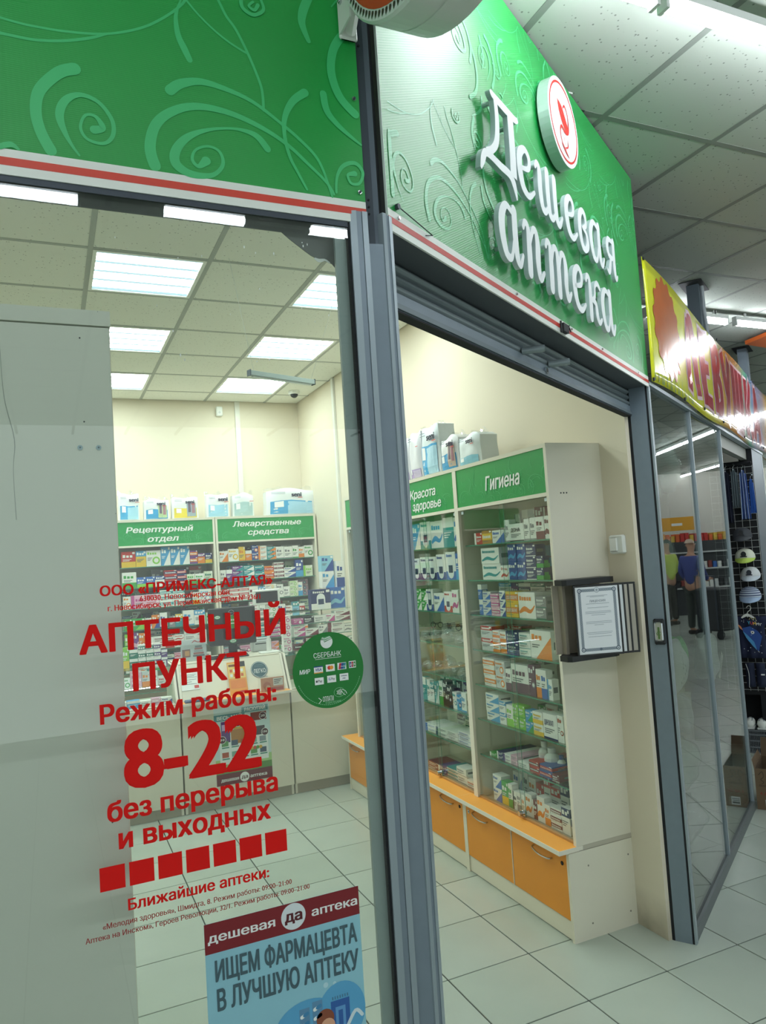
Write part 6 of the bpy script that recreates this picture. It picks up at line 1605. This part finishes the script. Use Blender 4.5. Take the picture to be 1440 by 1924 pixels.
md = ob.modifiers.new('t', 'SOLIDIFY'); md.thickness = .006
q = M(); yy = -.034
q.flat([(-.055, .22), (-.045, .19), (-.02, .13), (.03, .08), (.045, .05), (.055, .09), (.075, .16), (.05, .20), (.0, .235)], yy, mat('2a4f9a', .7))
q.flat([(-.050, .20), (-.03, .15), (.01, .09), (.035, .06), (.02, .12), (-.02, .17)], yy-.001, mat('4f9ad0', .7))
q.disc(.015, .19, .012, yy-.002, WHITE, 14).disc(.014, .19, .005, yy-.003, DARK, 10)
for t_, c_ in zip(range(5), ('3fa0c0', 'd94a5a', 'e8c04a', 'd8dadb', 'd8dadb')): q.text('YUMMY'[t_], -.015+.019*t_, .250-.003*t_, .022-.001*t_, mat(c_, .7), yy, bold=.03, res=1)
q.ribbon([(.0, .285, .004), (.012, .300, .004), (.024, .28, .004), (.04, .300, .004), (.045, .275, .004)], yy, mat('d9d08a', .7), n=1)
q.flat([(-.085, .255), (-.06, .235), (-.048, .205), (-.068, .22)], yy, mat('d98a5a', .7))
rg_ = random.Random(5)
for k in range(22): q.disc(rg_.uniform(-.085, .08), rg_.uniform(.01, .29), .0028, yy, WHITE, 6)
q.build('print', ts)
M().tube(catmull([(-.01, -.03, .30), (-.008, -.03, .335), (.010, -.03, .352), (.018, -.03, .372), (.004, -.03, .385), (-.012, -.03, .372)], 4), .003, OFFW, 6).ribbon([(-.045, .300, .012), (-.01, .318, .020), (.03, .300, .012)], -.045, OFFW, -.040).build('hanger', ts)
pn = thing('trousers', 'navy child\'s trousers hanging under the shark t-shirt', 'garment', frame_pt(G0, RZ, -.10, -.03, .49), RZ)
for sx in (-.035, .035):
    ob = M().grid(lambda u, v: (sx + (u-.5)*.062, -.02*math.sin(PI*u), .175*v), 10, 5, mat('16203a', .8)).build('leg', pn, smooth=True); md = ob.modifiers.new('t', 'SOLIDIFY'); md.thickness = .006
M().ribbon([(-.055, .17, .003), (-.040, .10, .003), (-.045, .0, .003)], -.036, WHITE).quad(.04, .065, .09, .10, -.036, WHITE).build('piping', pn)
bk = thing('basket', 'grey plastic crate with open mesh sides under the sneakers', 'basket', frame_pt(BW(3.04, .19, 0), RZ, .0, .0, .0), RZ)
BG = mat('70767c', .55)
for (x0, x1, y0, y1) in ((-.02, .145, -.10, -.094), (-.02, .145, .10, .106), (-.026, -.02, -.10, .106), (.145, .151, -.10, .106)):
    q = M()
    for z in (0, .04, .085, .13, .16): q.box(x0, x1, y0, y1, z, z+.010, BG)
    nx = 14 if x1-x0 > .05 else 1; 
    for k in range(nx+1):
        xx = x0 + (x1-x0-.004)*k/nx
        if x1-x0 > .05: q.box(xx, xx+.004, y0, y1, 0, .168, BG)
    if x1-x0 < .05:
        for k in range(15): yk = y0 + (y1-y0-.004)*k/14; q.box(x0, x1, yk, yk+.004, 0, .168, BG)
    q.build('mesh_side', bk, kind='stuff')
M().box(-.026, .151, -.10, .106, -.0, .006, BG).build('bottom', bk)
for sx, sd in ((.012, 0), (.092, 1)):
    so = thing('sneaker', ['white patterned child\'s sneaker, left one on the grey crate', 'white patterned child\'s sneaker, right one on the grey crate'][sd], 'shoe', frame_pt(BW(3.04, .19, .1715), RZ, sx, -.06, 0), RZ, 'sneakers on the crate')
    M().grid(lambda u, v: (.034*math.cos(2*PI*u)*math.sin(PI*v)**.5*(1 if v < .6 else 1), -.05*math.cos(PI*v) + .02, max(.008, .030+.034*math.sin(2*PI*u)*math.sin(PI*v)**.5 + .018*v)), 18, 12, OFFW).build('upper', so, smooth=True)
    M().box(-.030, .030, -.025, .065, .0, .012, WHITE).build('sole', so)
    q = M()
    for k in range(4): q.tube([(-.02, -.012+.012*k, .060+.004*k), (.02, -.010+.012*k, .062+.004*k)], .0022, mat('3f4a66', .6), 5)
    q.build('lace', so)
# cardboard box in front of the doorway
cbx = thing('cardboard_box', 'open brown cardboard box with marker scribbles on the floor by the doorway', 'box', BW(1.705, -.012, 0), BETA - PI/2)
CB = mat('705b44', .8, noise=.10, nscale=10); CB2 = mat('574633', .85)
BWD, BDP, BHT = .125, .30, .235
M().box(0, BWD, 0, .004, .001, BHT, CB).build('front', cbx); M().box(0, BWD, BDP-.004, BDP, .001, BHT, CB2).build('back', cbx)
M().box(0, .004, .004, BDP-.004, .001, BHT, CB2).build('side', cbx); M().box(BWD-.004, BWD, .004, BDP-.004, .001, BHT, CB2).build('side', cbx)
M().box(.004, BWD-.004, .004, BDP-.004, .001, .005, CB2).build('bottom', cbx)
M().add([(0, 0, BHT), (-.006, .0, BHT+.05), (-.006, BDP*.8, BHT+.05), (0, BDP, BHT), (0, 0, BHT-.004), (-.009, 0, BHT+.05), (-.009, BDP*.8, BHT+.05), (0, BDP, BHT-.004)], [(0, 1, 2, 3), (7, 6, 5, 4), (0, 4, 5, 1), (1, 5, 6, 2), (2, 6, 7, 3)], CB).build('flap', cbx)
M().add([(0, BDP, BHT), (BWD, BDP, BHT), (BWD, BDP+.05, BHT+.10), (0, BDP+.05, BHT+.10), (0, BDP+.004, BHT), (BWD, BDP+.004, BHT), (BWD, BDP+.054, BHT+.10), (0, BDP+.054, BHT+.10)], [(0, 1, 2, 3), (7, 6, 5, 4), (3, 2, 6, 7), (0, 3, 7, 4), (1, 5, 6, 2)], CB2).build('flap', cbx)
q = M(); MK = mat('3a2c24', .7)
q.ribbon([(.02, .20, .003), (.04, .22, .003), (.045, .19, .003), (.03, .175, .003), (.045, .16, .003), (.035, .15, .003)], -.0008, MK).ribbon([(.06, .19, .003), (.07, .215, .003), (.085, .21, .003), (.075, .18, .003), (.09, .17, .003)], -.0008, MK)
for k in range(8): q.ribbon([(.02+.010*k, .135, .002), (.024+.010*k, .145, .002), (.028+.010*k, .133, .002)], -.0008, MK)
q.text('4 AR 50', .02, .085, .018, mat('8a3428', .7), -.0008, .11, bold=.01, res=1)
q.build('scribble', cbx)
M().quad(.045, .095, .012, .06, -.001, mat('c5c9c6', .6)).quad(.050, .09, .045, .050, -.0015, TXT).quad(.050, .085, .035, .040, -.0015, TXT).quad(.050, .088, .02, .03, -.0015, TXTD).build('label_paper', cbx)
# orange hanging panel far along the hall
og = tag(M().vprism([(5.03, 4.06), (4.96, 3.66), (5.9, 3.66), (6.1, 4.20)], 3.09, 3.12, mat('d9692c', .6)).build('orange_panel'), 'orange panel under the hall ceiling beyond the yellow banner', 'panel')

# ================================================================ FAR HALL (seen mirrored in the clothes shop glass)
struct(M().box(16.6, 16.7, -6, 16, 0, ZC, mat('dcdad0', .8)).build('wall_hall'), 'pale far wall of the shopping hall')
os_ = thing('hanging_sign', 'orange-yellow hanging sign in the far hall', 'sign', (14.45, 6.56, 1.78), math.radians(110.4))
M().box(0, .64, -.01, .01, 0, .27, mat('e0a020', .5)).build('board', os_)
M().quad(.22, .42, .10, .15, -.0112, WHITE).add([(.42, .0112, .10), (.22, .0112, .10), (.22, .0112, .15), (.42, .0112, .15)], [(0, 1, 2, 3)], WHITE).build('lettering', os_)
sf2 = thing('shop_shelf', 'dark shelving with red and orange goods in the far hall', 'shelf', (15.6, 5.4, 0), PI/2)
M().box(-1.0, 4.0, -.05, .40, 0, 1.55, mat('3a3d40', .7)).build('rack', sf2)
for (z) in (.55, .95, 1.3): M().box(-1.0, 4.0, .405, .46, z, z+.03, mat('c9cccb', .5)).build('shelf_edge', sf2)
q = M(); rg_ = random.Random(9)
for k in range(48):
    x = -.95+.10*k; h_ = rg_.uniform(.12, .2)
    q.box(x, x+.075, .05, .35, 1.551, 1.551+h_, mat(rg_.choice(['c8342c', 'd9662c', 'e8962e', 'd9b23c', 'c8342c']), .5))
    for z in (.58, .98): q.box(x, x+.07, .405, .45, z+.001, z+.12+.05*rg_.random(), mat(rg_.choice(['d8dadb', '4a4d52', '8a3a34', '3b6fc0', 'e9e9e4', '2a2c30']), .5))
q.build('goods', sf2, kind='stuff')

def figure(loc, rz, label, skin, top, bottom, hairc, hgt=1.55, arms=None, name='person'):
    k = hgt/1.75
    p = thing(name, label, 'person', loc, rz)
    def skinmesh(nm, verts, edges, radii, m, parent=p):
        me = bpy.data.meshes.new(nm); me.from_pydata([tuple(c*k for c in v) for v in verts], edges, [])
        o = link(nm, me, parent); me.materials.append(m)
        md = o.modifiers.new('s', 'SKIN'); md.use_smooth_shade = True
        for i, r in enumerate(radii):
            r = r if isinstance(r, tuple) else (r, r); me.skin_vertices[0].data[i].radius = (r[0]*k, r[1]*k)
        me.skin_vertices[0].data[0].use_root = True
        o.modifiers.new('u', 'SUBSURF').levels = 1; o.modifiers['u'].render_levels = 2
        return o
    arms = arms or [(.30, -.12, 1.02), (.33, -.30, 1.05)]
    V = [(0,0,.95),(0,0,1.15),(0,.01,1.35),(0,.01,1.46),(0,-.005,1.53),(0,-.015,1.62),(0,-.01,1.70)]
    Ed = [(0,1),(1,2),(2,3),(3,4),(4,5),(5,6)]
    Rd_ = [(.145,.10),(.14,.10),(.15,.105),(.07,.06),(.052,.052),(.078,.092),(.072,.085)]
    for sg in (-1, 1):
        b = len(V)
        V += [(sg*.17,.01,1.40),(sg*.23,.03,1.15),(sg*.21,-.12,.98),(sg*.17,-.22,1.00),(sg*.16,-.28,1.01)]
        Rd_ += [.055,.045,.036,.028,(.035,.018)]
        Ed += [(2,b),(b,b+1),(b+1,b+2),(b+2,b+3),(b+3,b+4)]
        b = len(V)
        V += [(sg*.09,0,.86),(sg*.10,-.01,.50),(sg*.10,.02,.10),(sg*.105,-.08,.045),(sg*.11,-.15,.035)]
        Rd_ += [.088,.062,.042,(.042,.035),(.04,.025)]
        Ed += [(0,b),(b,b+1),(b+1,b+2),(b+2,b+3),(b+3,b+4)]
    skinmesh('body', V, Ed, Rd_, mat(skin, .6))
    T = [(0,0,.86),(0,0,1.12),(0,.01,1.34),(0,.01,1.43)]; TE = [(0,1),(1,2),(2,3)]; TR = [(.175,.135),(.17,.13),(.18,.135),(.10,.08)]
    for sg in (-1, 1):
        b = len(T); T += [(sg*.18,.01,1.39),(sg*.235,.03,1.15),(sg*.215,-.115,.985)]; TR += [.078,.066,.055]; TE += [(2,b),(b,b+1),(b+1,b+2)]
    skinmesh('jacket', T, TE, TR, mat(top, .7))
    B = [(0,0,.90)]; BE = []; BR = [(.15,.115)]
    for sg in (-1, 1):
        b = len(B); B += [(sg*.095,0,.80),(sg*.10,-.01,.48),(sg*.10,.02,.09)]; BR += [.10,.078,.065]; BE += [(0,b),(b,b+1),(b+1,b+2)]
    skinmesh('trousers', B, BE, BR, mat(bottom, .8))
    for sg in (-1, 1):
        M().bbox((sg*.108-.048)*k, (sg*.108+.048)*k, -.20*k, .075*k, .001, .075*k, mat('2a2422', .6), .015).build('shoe', p)
        q = M()
        for f_ in range(5):
            x = sg*.16 + (f_-2)*.014; ln = (.05, .065, .07, .062, .045)[f_]
            q.tube([(x*k, -.285*k, 1.01*k), (x*k, (-.30-ln*.6)*k, 1.0*k), (x*k, (-.30-ln)*k, .975*k)], [.009*k, .008*k, .006*k], mat(skin, .6), 6)
        q.build('fingers', p, kind='stuff')
    M().grid(lambda u, v: (.084*k*math.cos(2*PI*u)*math.sin(PI*v*.46), (.012+.098*math.sin(2*PI*u)*math.sin(PI*v*.46))*k + .006*k, (1.675+.078*math.cos(PI*v*.5))*k), 18, 8, mat(hairc, .9)).build('hair', p, smooth=True)
    q = M()
    for sg in (-1, 1): q.disc(sg*.030*k, 1.655*k, .010*k, -.108*k, WHITE, 10, .006*k).disc(sg*.030*k, 1.655*k, .005*k, -.109*k, DARK, 8)
    q.quad(-.022*k, .022*k, 1.590*k, 1.597*k, -.106*k, mat('a0584e', .6)); q.tube([(0, -.100*k, 1.65*k), (0, -.122*k, 1.622*k), (0, -.105*k, 1.612*k)], [.006*k, .013*k, .010*k], mat(skin, .6), 8)
    for sg in (-1, 1): q.tube([(sg*.083*k, .0, 1.66*k), (sg*.090*k, .005, 1.64*k), (sg*.083*k, .0, 1.615*k)], .010*k, mat(skin, .6), 6)
    q.build('face', p)
    return p
figure((11.95, 6.17, 0), math.radians(150), 'bald elderly person in a blue jacket leaning on a trolley in the far hall', 'c99a80', '3f4a8a', '3a403c', 'd0b8a4', 1.60)
figure((13.56, 6.33, 0), math.radians(60), 'person in a lime yellow jacket and black trousers walking in the far hall', 'b98a70', 'b5c43a', '1c1c20', '2a2422', 1.62)
tr = thing('shopping_trolley', 'dark shopping trolley beside the elderly person in the far hall', 'trolley', (11.35, 6.25, 0), math.radians(150))
M().bbox(-.22, .22, -.18, .18, .12, .80, mat('26282c', .6), .03).build('bag', tr)
M().tube([(-.18, .20, .15), (-.18, .20, 1.0), (.18, .20, 1.0), (.18, .20, .15)], .012, STEEL_D, 8).build('handle', tr)
for sx in (-.2, .2): M().tube([(sx-.02, .18, .07), (sx+.02, .18, .07)], .07, RUBBER, 16).build('wheel', tr)
flush_stuff()
